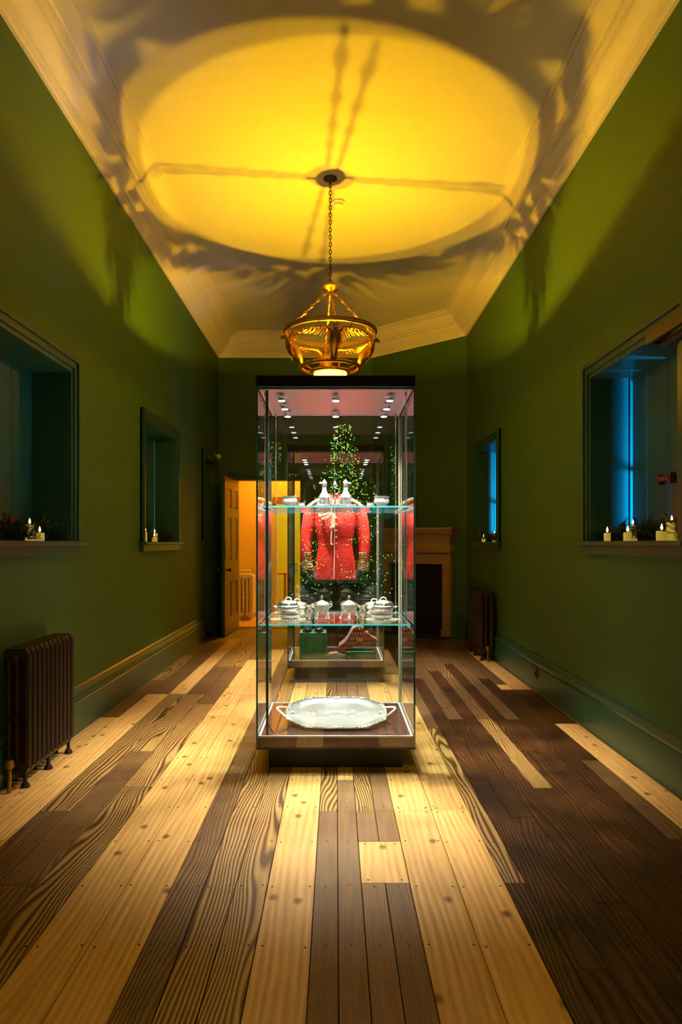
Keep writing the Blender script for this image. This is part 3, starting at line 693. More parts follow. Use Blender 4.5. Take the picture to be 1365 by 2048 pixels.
# ------------------------------------------------------------------ glass display cases
CW, CD = .435, .80         # half width, depth
def pane(t, x0, x1, y0, y1, z0, z1, thin, m=None, name='glass_pane'):
    """glass sheet with coloured edges; thin = axis of its thickness"""
    m = m or GLASS
    mb = MB(); mb.box(x0, x1, y0, y1, z0, z1); o = mb.done(name, m, t, smooth=False); o.data.materials.append(EDGE2 if (name == 'glass_pane' and not (thin == 1 and y1 < .1)) else EDGE)
    for p in o.data.polygons:
        if abs(p.normal[thin]) < .5: p.material_index = 1
    return o
SPOTS = [(-.305, .12), (0, .12), (.305, .12), (-.305, .36), (.305, .36), (-.305, .60), (0, .60), (.305, .60)]
def case(label, Y, shelves, power, top=2.166, spots=SPOTS, aim=None):
    t = thing('display_case', label, 'display case', (0, Y, 0))
    mb = MB(); mb.box(-CW+.062, CW-.062, .075, CD-.075, 0, .125); mb.done('plinth', PLINTH, t, smooth=False)
    mb = MB(); mb.box(-CW+.012, CW-.008, .002, CD-.01, .132, .186, bev=.002); mb.done('base_panel', MAHOG, t, smooth=False)
    mb = MB(); mb.box(-CW, CW, -.010, CD, .124, .132); mb.done('base_lip', BLACKM, t, smooth=False)
    mb = MB(); fw = .012
    x0, x1, y0, y1 = -CW+.012, CW-.012, .002, CD-.012
    mb.box(x0, x1, y0, y0+fw, .186, .195); mb.box(x0, x1, y1-fw, y1, .186, .195)
    mb.box(x0, x0+fw, y0+fw, y1-fw, .186, .195); mb.box(x1-fw, x1, y0+fw, y1-fw, .186, .195); mb.done('frame_strip', ALU, t, smooth=False)
    mb = MB(); a, b = .085, .085
    for r_ in ((x0+fw, x0+a, y0+fw, y1-fw), (x1-a, x1-fw, y0+fw, y1-fw), (x0+a, x1-a, y0+fw, y0+.04), (x0+a, x1-a, y1-.04, y1-fw)):
        mb.box(*r_, .186, .193)
    mb.done('deck_border', DECK, t, smooth=False)
    mb = MB(); mb.box(x0+a+.008, x1-a-.008, y0+.046, y1-.046, .186, .192); mb.done('deck_panel', DECK, t, smooth=False)
    # canopy
    zt = top-.062
    mb = MB(); mb.box(-CW, CW, -.002, CD, zt, top, bev=.002); mb.done('canopy', BLACKT, t, smooth=False)
    mb = MB(); mb.box(-CW+.014, CW-.014, .012, CD-.012, zt-.012, zt-.001); mb.done('soffit_panel', UNDER, t, smooth=False)
    mb = MB(); zs = zt-.0125
    for r_ in ((-CW+.03, -CW+.036, .03, CD-.03), (CW-.036, CW-.03, .03, CD-.03), (-.27, .27, CD-.06, CD-.057)): mb.box(*r_, zs-.004, zs)
    mb.done('soffit_rail', ALU, t, smooth=False)
    # panes
    g = .009; zb = .128
    pane(t, -CW, CW, -.009, -.0005, zb, zt, 1); pane(t, -CW, CW, CD-g, CD, zb+.008, zt, 1)
    pane(t, -CW, -CW+g, 0, CD-g-.001, zb+.008, zt, 0); pane(t, CW-g, CW, 0, CD-g-.001, zb+.008, zt, 0)
    # black cable post and the corner stile behind
    mb = MB(); mb.box(-CW+.050, -CW+.063, .03, .042, .193, zs); mb.done('cable_post', BLACKM, t, smooth=False)
    mb = MB(); mb.tube([(-CW+.058, .04, .26), (-CW+.075, .035, .225), (-CW+.09, .03, .205), (-CW+.11, .03, .198)], .0035, 8); mb.done('cable', BLACKM, t)
    mb = MB(); mb.box(CW-.020, CW-.011, CD-.022, CD-.011, .195, zs); mb.done('corner_stile', mat('dull_stile', (.28, .25, .2), .5, .6), t, smooth=False)
    # shelves on thin rods
    for zz in shelves:
        pane(t, -.415, .415, .055, .745, zz-.008, zz, 2, SHELFG, 'glass_shelf')
    if shelves:
        lo = min(shelves)
        for x in (-.390, .390):
            for y in (.075, .71):
                mb = MB(); mb.tube([(x, y, lo-.02), (x, y, zs)], .0022, 8); mb.lathe([(0, 0), (.008, 0), (.008, .022), (0, .022)], 12, Matrix.Translation((x, y, zs-.022)))
                for zz in shelves: mb.lathe([(0, 0), (.009, 0), (.009, .010), (0, .010)], 12, Matrix.Translation((x, y, zz-.019)))
                mb.done('suspension_rod', CHROME, t)
        for x in (-.390, .390):
            for zz in shelves:
                mb = MB(); mb.tube([(x, .075, zz-.018), (x, .71, zz-.018)], .003, 8); mb.done('shelf_bracket', CHROME, t)
    # spotlights
    for i, (x, y) in enumerate(spots):
        mb = MB(); mb.lathe([(0, 0), (.012, 0), (.012, -.012), (.030, -.014), (.030, -.020), (.021, -.024), (.021, -.040), (.0185, -.040)], 18, Matrix.Translation((x, y, zs))); s_ = mb.done('spotlight', CHROME, t)
        mb = MB(); mb.lathe([(0, 0), (.0185, 0), (.0185, -.003), (0, -.004)], 18, Matrix.Translation((x, y, zs-.0385))); mb.done('spotlight_lens', LENS, s_)
        ax = -x*.25 if aim is None else aim[0]; ay = (.4-y)*.3 if aim is None else aim[1]
        rot = Vector((ax, ay, -1.9)).to_track_quat('-Z', 'Y').to_euler()
        light('spot_beam', 'SPOT', (x, y, zs-.046), power, (1, .84, .68), t, shadow_soft_size=.012, spot_size=R(92), spot_blend=.85, rot=rot)
    return t
ZS1, ZS2 = 1.456, .800
Y1, Y2 = 3.73, 6.14
case('tall nearest glass display case, with silverware on two glass shelves and a silver tray below', Y1, [ZS1, ZS2], 165)
case('glass display case holding the red military coat, standing behind the silver case', Y2, [], 150, top=2.135, spots=[(-.29, .2), (.29, .2), (-.29, .38), (.29, .38), (-.29, .56), (.29, .56)])

# ---- silver on the top shelf
def P3(x, y, z): return (x, Y1+y, z)
def silver_bowl(name, label, x, y, z, r, h, group=None, spoon_a=35):
    t = thing(name, label, 'bowl', P3(x, y, z), 0, group)
    mb = MB(); mb.lathe([(0, .004), (r*.55, .004), (r*.6, 0), (r*.62, .004), (r*.5, h*.18), (r*.75, h*.3), (r*.98, h*.5), (r*.95, h*.72), (r*.86, h*.82), (r*1.0, h*.95), (r*1.03, h), (r*.94, h), (r*.84, h*.84), (r*.86, h*.6), (r*.6, h*.34), (0, h*.26)], 28, lobes=12, lob=.03); mb.done('body', SILVERS, t)
    mb = MB()
    for k in range(22):
        a = 2*PI*k/22; mb.ball((r*.99*math.cos(a), r*.99*math.sin(a), h*.60), r*.085, 6)
    mb.done('beading', SILVER, t)
    mb = MB(); ca, sa = math.cos(R(spoon_a)), math.sin(R(spoon_a)); c0 = r*.3
    mb.tube([(-c0*ca, 0, h*.45), (c0*ca, 0, h*.9), (r*1.0, 0, h*1.22), (r*1.15, 0, h*1.34)], [.003, .0025, .003, .006], 8, flat=.5); mb.ball((-c0*ca, 0, h*.42), .009, 8, (1.3, .9, .5)); mb.done('spoon', SILVER, t)
    return t
silver_bowl('sugar_bowl', 'larger chased silver bowl with spoon at the left end of the top shelf', -.27, .26, ZS1, .044, .066)
silver_bowl('salt_cellar', 'tiny silver salt bowl with spoon beside the left bowl on the top shelf', -.205, .30, ZS1, .022, .032)
b = silver_bowl('sugar_bowl', 'larger chased silver bowl with spoon at the right end of the top shelf', .268, .26, ZS1, .044, .066); b.rotation_euler = (0, 0, PI)
b = silver_bowl('salt_cellar', 'tiny silver salt bowl with spoon beside the right bowl on the top shelf', .205, .30, ZS1, .022, .032); b.rotation_euler = (0, 0, PI)
# decanter stand
t = thing('decanter_stand', 'small silver frame with centre handle holding the decanters on the top shelf', 'frame', P3(-.004, .24, ZS1))
mb = MB(); mb.lathe([(0, .016), (.115, .016), (.118, .013), (.115, .010), (0, .010)], 32, squash=(1, .36)); mb.done('base_plate', SILVER, t)
for x in (-.075, .0, .075):
    for y in (-.03, .03):
        mb = MB(); mb.ball((x, y, .006), .006, 8); mb.tube([(x, y, .006), (x*.98, y*.9, .016)], .004, 6); mb.done('foot', SILVER, t)
mb = MB(); mb.tube([(0, 0, .016), (0, 0, .115)], .0035, 8); mb.ball((0, 0, .05), .008, 8, (1, 1, 1.6)); mb.ball((0, 0, .13), .012, 10, (1, 1, 1.4)); mb.ball((0, 0, .15), .005, 8)
mb.tube([(.002, 0, .115), (.02, 0, .108), (.024, 0, .09), (.01, 0, .08), (.002, 0, .078)], .0022, 6); mb.done('handle', SILVER, t)
for sx_ in (-1, 1):
    mb = MB(); mb.tube([(sx_*.062+.035*math.cos(2*PI*k/20), .035*math.sin(2*PI*k/20), .060) for k in range(20)], .002, 6, closed=True)
    for k in range(4):
        a = PI/4+k*PI/2; mb.tube([(sx_*.062+.035*math.cos(a), .035*math.sin(a), .060), (sx_*.062+.035*math.cos(a), .035*math.sin(a)*.95, .015)], .002, 6)
    mb.done('holder_ring', SILVER, t)
DECW = mat('white_crystal', (.20, .20, .21), .12, coat=.6, bump=(90, .5))
def decanter(label, x):
    t = thing('decanter', label, 'decanter', P3(x, .24, ZS1+.0165))
    mb = MB(); mb.lathe([(0, 0), (.026, 0), (.031, .012), (.033, .035), (.028, .055), (.016, .072), (.0125, .085), (.012, .105), (.015, .108), (0, .108)], 24, lobes=10, lob=.025); mb.done('bottle', DECW, t)
    mb = MB(); mb.lathe([(.0145, .1075), (.0155, .112), (.013, .120), (.017, .126), (.013, .135), (.004, .143), (.003, .148), (0, .150)], 20)
    sg = -1 if x < 0 else 1
    mb.tube([(.012*sg, 0, .122), (.024*sg, 0, .128), (.027*sg, 0, .124)], [.004, .003, .004], 6); mb.done('stopper', SILVER, t)
    return t
decanter('white crystal decanter with silver stopper, left of the frame handle on the top shelf', -.066)
decanter('white crystal decanter with silver stopper, right of the frame handle on the top shelf', .058)
def tot(label, x):
    t = thing('tot_glass', label, 'glass', P3(x, .235, ZS1+.0165))
    mb = MB(); mb.lathe([(0, 0), (.010, 0), (.0115, .03), (.010, .031), (.0085, .004), (0, .004)], 16); mb.done('glass_body', DECW, t)
tot('tiny glass left of the handle between the two decanters', -.020); tot('tiny glass right of the handle between the two decanters', .012)

# ---- silver on the lower shelf
def entree(label, x, y, z, rot, w_=.085, d_=.06, lid=True):
    t = thing('entree_dish', label, 'dish', P3(x, y, z), R(rot))
    sq = (1, d_/w_)
    mb = MB(); mb.lathe([(0, .003), (w_*.6, .003), (w_*.62, 0), (w_*.66, .004), (w_*.8, .016), (w_*.84, .024), (w_, .030), (w_*1.0, .034), (w_*.82, .030), (w_*.5, .026), (0, .026)], 32, squash=sq, lobes=8, lob=.02); mb.done('base', SILVER, t)
    if lid:
        mb = MB(); mb.lathe([(w_*.97, .0345), (w_*.98, .038), (w_*.86, .043), (w_*.82, .054), (w_*.7, .064), (w_*.3, .072), (0, .073)], 32, squash=sq, lobes=8, lob=.02); mb.done('cover', SILVER, t)
        mb = MB(); mb.tube([(w_*.25, 0, .071), (w_*.2, 0, .084), (0, 0, .089), (-w_*.2, 0, .084), (-w_*.25, 0, .071)], .0035, 8); mb.done('cover_handle', SILVERS, t)
    for s_ in (1, -1):
        mb = MB(); mb.tube([(s_*w_*.95, -.012, .032), (s_*w_*1.13, -.012, .036), (s_*w_*1.16, 0, .038), (s_*w_*1.13, .012, .036), (s_*w_*.95, .012, .032)], .003, 8); mb.done('handle', SILVERS, t)
    return t
def platter(label, x, y, z, rot, w_, d_):
    t = thing('oval_platter', label, 'platter', P3(x, y, z), R(rot))
    mb = MB(); mb.lathe([(0, .001), (w_*.7, .001), (w_*.72, 0), (w_*.78, .004), (w_, .011), (w_*1.01, .014), (w_*.98, .014), (w_*.76, .008), (0, .006)], 36, squash=(1, d_/w_), lobes=10, lob=.015); mb.done('plate', SILVER, t)
    mb = MB()
    for k in range(40):
        a = 2*PI*k/40; mb.ball((w_*1.0*math.cos(a), d_*1.0*math.sin(a), .014), .0034, 6)
    mb.done('gadroon_rim', SILVERS, t)
for s_, nm in ((-1, 'left'), (1, 'right')):
    platter('wide silver platter lying on the lower shelf under the %s stack' % nm, s_*.272, .17, ZS2, 0, .098, .068)
    entree('open silver dish set in the platter, bottom of the %s stack' % nm, s_*.265, .17, ZS2+.0155, s_*6, .074, .054, lid=False)
    entree('covered silver dish topping the %s front stack on the lower shelf' % nm, s_*.272, .175, ZS2+.0505, s_*-5, .068, .050)
    platter('silver platter behind the %s stack on the lower shelf' % nm, s_*.235, .50, ZS2, 0, .088, .065)
    entree('silver dish on the rear %s platter, with bowed cover' % nm, s_*.238, .50, ZS2+.0155, s_*10, .076, .055)
def jug(label, x, sg):
    t = thing('cream_jug', label, 'jug', P3(x, .33, ZS2))
    mb = MB(); mb.lathe([(0, .002), (.018, .002), (.020, 0), (.014, .012), (.024, .026), (.030, .042), (.026, .060), (.022, .070), (.026, .078), (.024, .078), (.020, .070), (.024, .058), (0, .040)], 22); mb.done('body', SILVER, t)
    mb = MB(); mb.tube([(sg*-.022, 0, .070), (sg*-.040, 0, .072), (sg*-.044, 0, .052), (sg*-.026, 0, .034)], .0028, 8); mb.done('handle', SILVERS, t)
    mb = MB(); mb.tube([(sg*.02, 0, .068), (sg*.034, 0, .080)], [.010, .004], 8); mb.done('spout', SILVER, t)
jug('silver cream jug between the left stack and the left tureen', -.160, 1); jug('silver cream jug between the right stack and the right tureen', .165, -1)
def tureen(label, x, rot):
    t = thing('sauce_tureen', label, 'tureen', P3(x, .27, ZS2), R(rot))
    for k in range(4):
        a = PI/4+k*PI/2; c, s_ = math.cos(a), math.sin(a)
        mb = MB(); mb.tube([(c*.044, s_*.044, .004), (c*.052, s_*.052, .012), (c*.043, s_*.043, .030), (c*.040, s_*.040, .052)], [.006, .004, .0035, .006], 8); mb.ball((c*.042, s_*.042, .030), .006, 6); mb.done('leg', SILVERS, t)
    mb = MB(); mb.lathe([(0, .006), (.034, .006), (.037, .004), (.034, .003), (0, .003)], 24); mb.done('stand_plate', SILVER, t)
    mb = MB(); mb.lathe([(0, .044), (.026, .046), (.040, .056), (.046, .070), (.044, .084), (.050, .090), (.050, .093), (.038, .092), (0, .088)], 32, lobes=8, lob=.035); mb.done('bowl', SILVERS, t)
    mb = MB(); mb.lathe([(.049, .0935), (.046, .098), (.032, .104), (.014, .112), (.006, .116), (0, .117)], 32, lobes=8, lob=.04); mb.done('lid', SILVER, t)
    mb = MB(); mb.lathe([(0, .116), (.005, .116), (.004, .122), (.008, .130), (.007, .138), (0, .142)], 14); mb.done('finial', SILVER, t)
    for s_ in (1, -1):
        mb = MB(); mb.tube([(s_*.046, 0, .070), (s_*.060, 0, .080), (s_*.060, 0, .094), (s_*.050, 0, .092)], .003, 8); mb.done('handle', SILVERS, t)
tureen('silver sauce tureen on four legs with finial, left of the middle on the lower shelf', -.082, 12)
tureen('silver sauce tureen on four legs with finial, right of the middle on the lower shelf', .078, 48)

# ---- big tray on the deck, tipped up on a low rest
tr = thing('serving_tray', 'large octagonal silver tray with scrolled handles on the dark deck of the near case', 'tray', (.003, Y1+.345, .226))
tr.rotation_euler = (R(7.5), 0, 0)
def octo(w_, d_, c, z, bow=0, n=5):
    """octagon-ish outline with slightly bowed sides"""
    base = [(w_-c, -d_), (w_, -d_+c), (w_, d_-c), (w_-c, d_), (-w_+c, d_), (-w_, d_-c), (-w_, -d_+c), (-w_+c, -d_)]; out = []
    for i in range(8):
        a, b_ = Vector(base[i]), Vector(base[(i+1) % 8]); dd = (b_-a); nn = Vector((dd.y, -dd.x)).normalized()
        for k in range(n):
            f = k/n; q = a+dd*f + nn*(bow*(1-abs(2*f-1)) if dd.length > .2 else 0); out.append((q.x, q.y, z))
    return out
mb = MB()
mb.loft([octo(.222, .172, .10, .000, .004), octo(.232, .182, .10, .001, .005), octo(.262, .208, .108, .011, .008), octo(.283, .230, .112, .014, .012), octo(.288, .234, .113, .0155, .013), octo(.283, .230, .112, .017, .012), octo(.262, .209, .108, .014, .008), octo(.234, .184, .10, .004, .005), octo(.222, .172, .10, .003, .004)])
mb.done('tray_body', mat('satin_silver', (.46, .50, .60), .36, 1, bump=(300, .3)), tr, angle=50)
mb = MB()
ol = [Vector(p) for p in octo(.286, .232, .1125, .017, .0125, 5)]
for i in range(len(ol)):
    a, b_ = ol[i], ol[(i+1) % len(ol)]; m_ = max(1, int((b_-a).length/.0125))
    for k in range(m_): q = a+(b_-a)*k/m_; mb.ball((q.x, q.y, .018), .0070, 6)
for cx_, cy_ in ((0, -.241), (0, .241), (.17, -.229), (-.17, -.229), (.17, .229), (-.17, .229), (.285, -.115), (-.285, -.115), (.285, .115), (-.285, .115)):
    for k in range(5):
        a = math.atan2(-cy_, -cx_) + (k-2)*.5; mb.ball((cx_+.012*math.cos(a), cy_+.012*math.sin(a), .019), .009, 6, (1, 1, .6))
mb.done('gadroon_rim', SILVERS, tr)
for s_ in (1, -1):
    mb = MB(); mb.tube([(s_*.283, -.085, .018), (s_*.305, -.075, .025), (s_*.325, -.050, .033), (s_*.345, -.025, .038), (s_*.352, .0, .040), (s_*.345, .022, .038), (s_*.325, .035, .033), (s_*.305, .050, .026), (s_*.283, .060, .018)], [.008, .006, .007, .006, .0085, .006, .007, .006, .008], 8)
    for q in ((.285, -.085), (.285, .06), (.262, -.01)): mb.ball((s_*q[0], q[1], .020), .011, 8, (1, 1.3, .6))
    mb.done('handle', SILVERS, tr)
mb = MB()                                  # engraved scrollwork as low relief
def scroll(cx, cy, r0, turns, sg, a0):
    pts = []
    for k in range(26):
        f = k/25; a = a0 + sg*turns*2*PI*f; rr = r0*(1-.85*f); pts.append((cx+rr*math.cos(a), cy+rr*.8*math.sin(a), .0035))
    mb.tube(pts, .0012, 5)
for sx_ in (1, -1):
    for cx, cy, r0, tn, a0 in ((.14, 0, .026, 1.3, 0), (.10, .045, .026, 1.2, 1), (.10, -.045, .026, 1.2, 2), (.055, .06, .02, 1.2, 2), (.055, -.06, .022, 1.2, 4), (.06, .01, .02, 1.4, 0), (.03, -.03, .018, 1.2, 3), (.175, .02, .018, 1.1, 1), (.03, .04, .018, 1.2, 3)):
        scroll(sx_*cx, cy, r0, tn, sx_, a0 if sx_ > 0 else PI-a0)
for k in range(3): mb.tube([((.045+.012*k)*math.cos(a*PI/12), (.03+.012*k)*math.sin(a*PI/12), .0035) for a in range(24)], .001, 5, closed=True)
e = mb.done('engraving', mat('engraved_silver', (.85, .86, .9), .4, .9), tr); e['label'] = 'engraved scrollwork of the tray floor'
mb = MB(); mb.prism([(-.12, 0), (.05, 0), (.05, .0355), (-.12, .0130)], -.15, .15, 'YZ')
tag(mb.done('tray_rest', BLACKM, smooth=False, loc=(0, Y1+.40, .1925)), 'black wedge rest under the silver tray', 'stand')

# ------------------------------------------------------------------ red coat on its stand
JX, JY, S = -.005, Y2+.40, 1
coat = thing('red_coat', 'scarlet military tunic with gold epaulettes, cords and buttons, on show in the rear case', 'coat', (JX, JY, 0))
def ellipse(cx, cy, a, b_, z, n=40, p=2.3, fold=0, ph=0):
    out = []
    for k in range(n):
        t_ = 2*PI*k/n; c, s_ = math.cos(t_), math.sin(t_)
        f = 1 + fold*math.sin(9*t_+ph)+fold*.6*math.sin(14*t_+ph*2)
        out.append((cx+a*f*math.copysign(abs(c)**(2/p), c), cy+b_*f*math.copysign(abs(s_)**(2/p), s_), z))
    return out
secs = [(.905, .198, .12, .035, 0), (.95, .198, .12, .03, .2), (1.0, .192, .118, .022, .5), (1.06, .185, .115, .014, .8), (1.12, .178, .112, .008, 1), (1.18, .168, .108, .006, 1.4), (1.235, .162, .105, .008, 2),
        (1.29, .170, .112, .010, 2.4), (1.35, .182, .122, .008, 2.6), (1.42, .195, .128, .005, 2.8), (1.49, .205, .125, .003, 3), (1.55, .212, .112, .0, 3), (1.60, .205, .095, 0, 3), (1.635, .175, .08, 0, 3), (1.66, .125, .068, 0, 3), (1.675, .075, .058, 0, 3), (1.715, .066, .056, 0, 3)]
mb = MB(); mb.loft([ellipse(0, 0, a, b_, z, fold=f, ph=p_) for z, a, b_, f, p_ in secs]); body = mb.done('coat_body', RED, coat, angle=80)
for s_ in (1, -1):
    pts = [(.175, 0, 1.61), (.215, 0, 1.575), (.243, -.01, 1.50), (.262, -.02, 1.40), (.276, -.03, 1.29), (.280, -.045, 1.18), (.272, -.055, 1.08), (.262, -.065, 1.005)]
    rad = [.055, .066, .066, .062, .058, .054, .050, .050]
    mb = MB(); mb.tube([(s_*x, y, z) for x, y, z in pts], rad, 20); mb.done('sleeve', RED, coat, angle=80)
    mb = MB(); mb.tube([(s_*.272, -.056, 1.075), (s_*.262, -.066, .985)], [.0545, .0555], 20); c = mb.done('cuff', CUFF, coat); c['label'] = 'gold embroidered cuff'
    mb = MB(); mb.tube([(s_*.262, -.066, .986), (s_*.260, -.067, .975)], [.0565, .0565], 20); mb.done('cuff_edge', NAVY, coat)
    mb = MB(); y_ = -.118
    mb.prism([(s_*.262-.034, 1.155), (s_*.262+.034, 1.155), (s_*.262+.022, 1.10), (s_*.262+.020, 1.0), (s_*.262-.020, 1.0), (s_*.262-.022, 1.10)], y_-.006, y_+.03, 'XZ'); c = mb.done('cuff_slash', CUFF, coat, smooth=False); c['label'] = 'embroidered flap with gilt buttons on the cuff'
    mb = MB()
    for z in (1.14, 1.075, 1.02): mb.ball((s_*.262-.006*s_, y_-.010, z), .008, 8, (1, .6, 1))
    mb.tube([(s_*.262-.034, y_-.008, 1.157), (s_*.262+.034, y_-.008, 1.157)], .003, 6); mb.done('cuff_button', GOLD, coat)
    # epaulette: padded shoulder cord
    mb = MB(); mb.tube([(s_*.085, -.045, 1.672), (s_*.14, -.045, 1.658), (s_*.195, -.04, 1.632), (s_*.228, -.035, 1.605)], [.020, .022, .025, .028], 12, flat=.6)
    for k in range(14):
        a = k/13; x_ = .09+.14*a; mb.tube([(s_*x_, -.075, 1.672-.06*a*a), (s_*(x_+.01), -.02, 1.684-.06*a*a)], .005, 6)
    mb.done('epaulette', CREAMC, coat)
def front_y(z):
    for (z0, a0, b0, *_), (z1, a1, b1, *_) in zip(secs, secs[1:]):
        if z0 <= z <= z1: return -(b0+(b1-b0)*(z-z0)/(z1-z0))
    return -.06
for z in (1.59, 1.54, 1.485, 1.425, 1.365, 1.305, 1.245):
    mb = MB(); mb.ball((.010, front_y(z)-.006, z), .0095, 10, (1, .7, 1)); mb.done('button', GOLD, coat)
mb = MB(); mb.tube([(-.012+.012*(i/14), front_y(.905+.76*i/14)-.0055-.004*(i < 4), .905+.76*(1-0)*i/14) for i in range(15)], .0035, 6); mb.done('piping', mat('white_piping', (.85, .8, .72), .6), coat)
mb = MB()
def cord(pts, r_=.0055):
    q = []
    for i in range(len(pts)-1):
        for k in range(6):
            f = k/6; a, b_ = Vector(pts[i]), Vector(pts[i+1]); q.append(a.lerp(b_, f))
    q.append(Vector(pts[-1])); mb.tube([(v.x, v.y, v.z) for v in q], [r_*(1+.18*(i % 2)) for i in range(len(q))], 7)
cord([(-.16, -.10, 1.63), (-.150, -.135, 1.57), (-.148, -.14, 1.50), (-.10, -.15, 1.515), (-.02, -.145, 1.535)], .007)
cord([(-.15, -.105, 1.62), (-.138, -.14, 1.50), (-.10, -.15, 1.485), (-.02, -.15, 1.530)])
cord([(-.155, -.12, 1.52), (-.12, -.15, 1.475), (-.07, -.15, 1.495), (-.02, -.15, 1.527)])
cord([(-.15, -.12, 1.46), (-.10, -.15, 1.465), (-.05, -.15, 1.50), (-.02, -.148, 1.525)])
cord([(-.02, -.15, 1.53), (-.028, -.152, 1.47), (-.03, -.15, 1.40), (-.038, -.145, 1.30), (-.04, -.14, 1.24)], .0045)
cord([(-.02, -.15, 1.53), (-.018, -.152, 1.46), (-.02, -.15, 1.40)], .006)
mb.ball((-.020, -.152, 1.405), .012, 8, (1, 1, 1.5)); mb.ball((-.040, -.148, 1.395), .010, 8, (1, 1, 1.5))
c = mb.done('aiguillette', CREAMC, coat); c['label'] = 'looped cream and gold shoulder cords across the breast'
st = thing('coat_stand', 'slim bronze post and foot carrying the red coat in the rear case', 'stand', (JX+.03, JY, .192))
mb = MB(); mb.tube([(0, .03, .008), (0, .03, .74)], .006, 10); mb.done('pole', BRASSD, st)
mb = MB(); mb.lathe([(0, 0), (.09, 0), (.09, .006), (.02, .010), (0, .012)], 28, Matrix.Translation((0, .03, 0))); mb.done('foot_plate', BRASSD, st)

# ---- velvet boxes, shoes, patterned bag in the rear case
mb = MB(); mb.box(-.1225, .1225, -.12, .12, 0, .240, bev=.004)
tag(mb.done('velvet_block', VELVET, smooth=False, loc=(-.208, Y2+.20, .1935)), 'tall green velvet block carrying the black shoes in the rear case', 'block')
def shoe(label, x, rot):
    t = thing('dress_shoe', label, 'shoe', (x, Y2+.185, .4345), R(rot))
    mb = MB(); ys = [(-.100, .018, .018), (-.09, .034, .030), (-.06, .042, .036), (-.02, .038, .050), (.02, .033, .062), (.06, .034, .066), (.095, .030, .062), (.108, .018, .055)]
    mb.loft([[(a*math.cos(2*PI*k/16), y, .006+h*(.5+.5*math.sin(2*PI*k/16))) for k in range(16)] for y, a, h in ys]); mb.done('upper', LEATHER, t)
    mb = MB(); mb.prism([(.046*math.cos(2*PI*k/20)*(1 if math.sin(2*PI*k/20) < 0 else .8), .110*math.sin(2*PI*k/20)) for k in range(20)], 0, .007, 'XY'); mb.box(-.028, .028, .055, .10, 0, .0, ) if False else None; mb.done('sole', BLACKM, t)
    mb = MB(); mb.box(-.020, .020, -.028, .012, .052, .060, bev=.002); mb.box(-.013, .013, -.020, .004, .060, .064); mb.done('buckle', SILVER, t, smooth=False)
    mb = MB(); mb.lathe([(.026, .060), (.032, .072), (.030, .082), (.022, .080), (.0, .070)], 16, Matrix.Translation((0, .055, 0))); mb.done('lining', mat('red_lining', (.5, .06, .05), .7) if x > -.2 else mat('white_lining', (.8, .75, .75), .7), t)
shoe('left black patent shoe on the green velvet block', -.257, -4); shoe('right black patent shoe with red lining on the green velvet block', -.158, 4)
mb = MB(); mb.box(-.125, .125, -.10, .10, 0, .060, bev=.003)
tag(mb.done('velvet_block', VELVET, smooth=False, loc=(.225, Y2+.22, .1935)), 'low green velvet block under the patterned bag in the rear case', 'block')
mb = MB(); mb.prism([(-.085, 0), (-.10, .016), (-.08, .035), (-.02, .045), (.07, .030), (.07, .010), (.0, .0)], -.05, .05, 'XZ', mx=None)
tag(mb.done('silver_scabbard', mat('dull_silver', (.62, .56, .5), .35, .8), smooth=False, loc=(.02, Y2+.19, .1935)), 'flat dull silver fitting lying left of the low velvet block', 'fitting')
bag = thing('patterned_bag', 'black bag with orange ovals, arched body and brass lock plate, leaning in the rear case', 'bag', (.045, Y2+.22, .2545))
# outline in metres read off the photo
bo = [(-.045, .012), (-.035, .042), (-.01, .062), (.03, .095), (.055, .130), (.075, .170), (.095, .205), (.130, .225), (.165, .228), (.190, .212), (.205, .170), (.235, .155), (.265, .132), (.300, .115), (.318, .100), (.315, .078), (.26, .065), (.18, .052), (.10, .038), (.03, .012)]
bo = [(x+.02, z) for x, z in bo]
mb = MB(); mb.prism(bo, -.055, .085, 'XZ'); bb = mb.done('bag_body', OVAL, bag, smooth=False)
mb = MB()
for yy in (-.057, .087): mb.tube([(x, yy, z) for x, z in bo[1:10]], .0065, 8)
c = mb.done('pale_piping', mat('grey_lilac_trim', (.42, .40, .46), .5), bag)
mb = MB(); mb.box(.150, .205, -.066, -.056, .085, .118, bev=.002); mb.done('lock_plate', GOLD, bag, smooth=False)
mb = MB(); mb.ball((.175, -.060, .205), .012, 8, (1, .5, 1.4)); mb.tube([(.14, -.060, .140), (.158, -.062, .118)], .004, 6); mb.done('clasp', GOLD, bag)
mb = MB(); mb.ball((.245, -.02, .17), .014, 10); mb.tube([(.22, -.02, .150), (.245, -.02, .165)], .005, 6); mb.done('ring_stud', GOLD, bag)
mb = MB(); mb.tube([(.17, 0, .226), (.15, 0, .26), (.13, .0, .285), (.16, 0, .30), (.19, 0, .27), (.175, 0, .228)], .004, 6); mb.done('hanging_cord', CREAMC, bag)

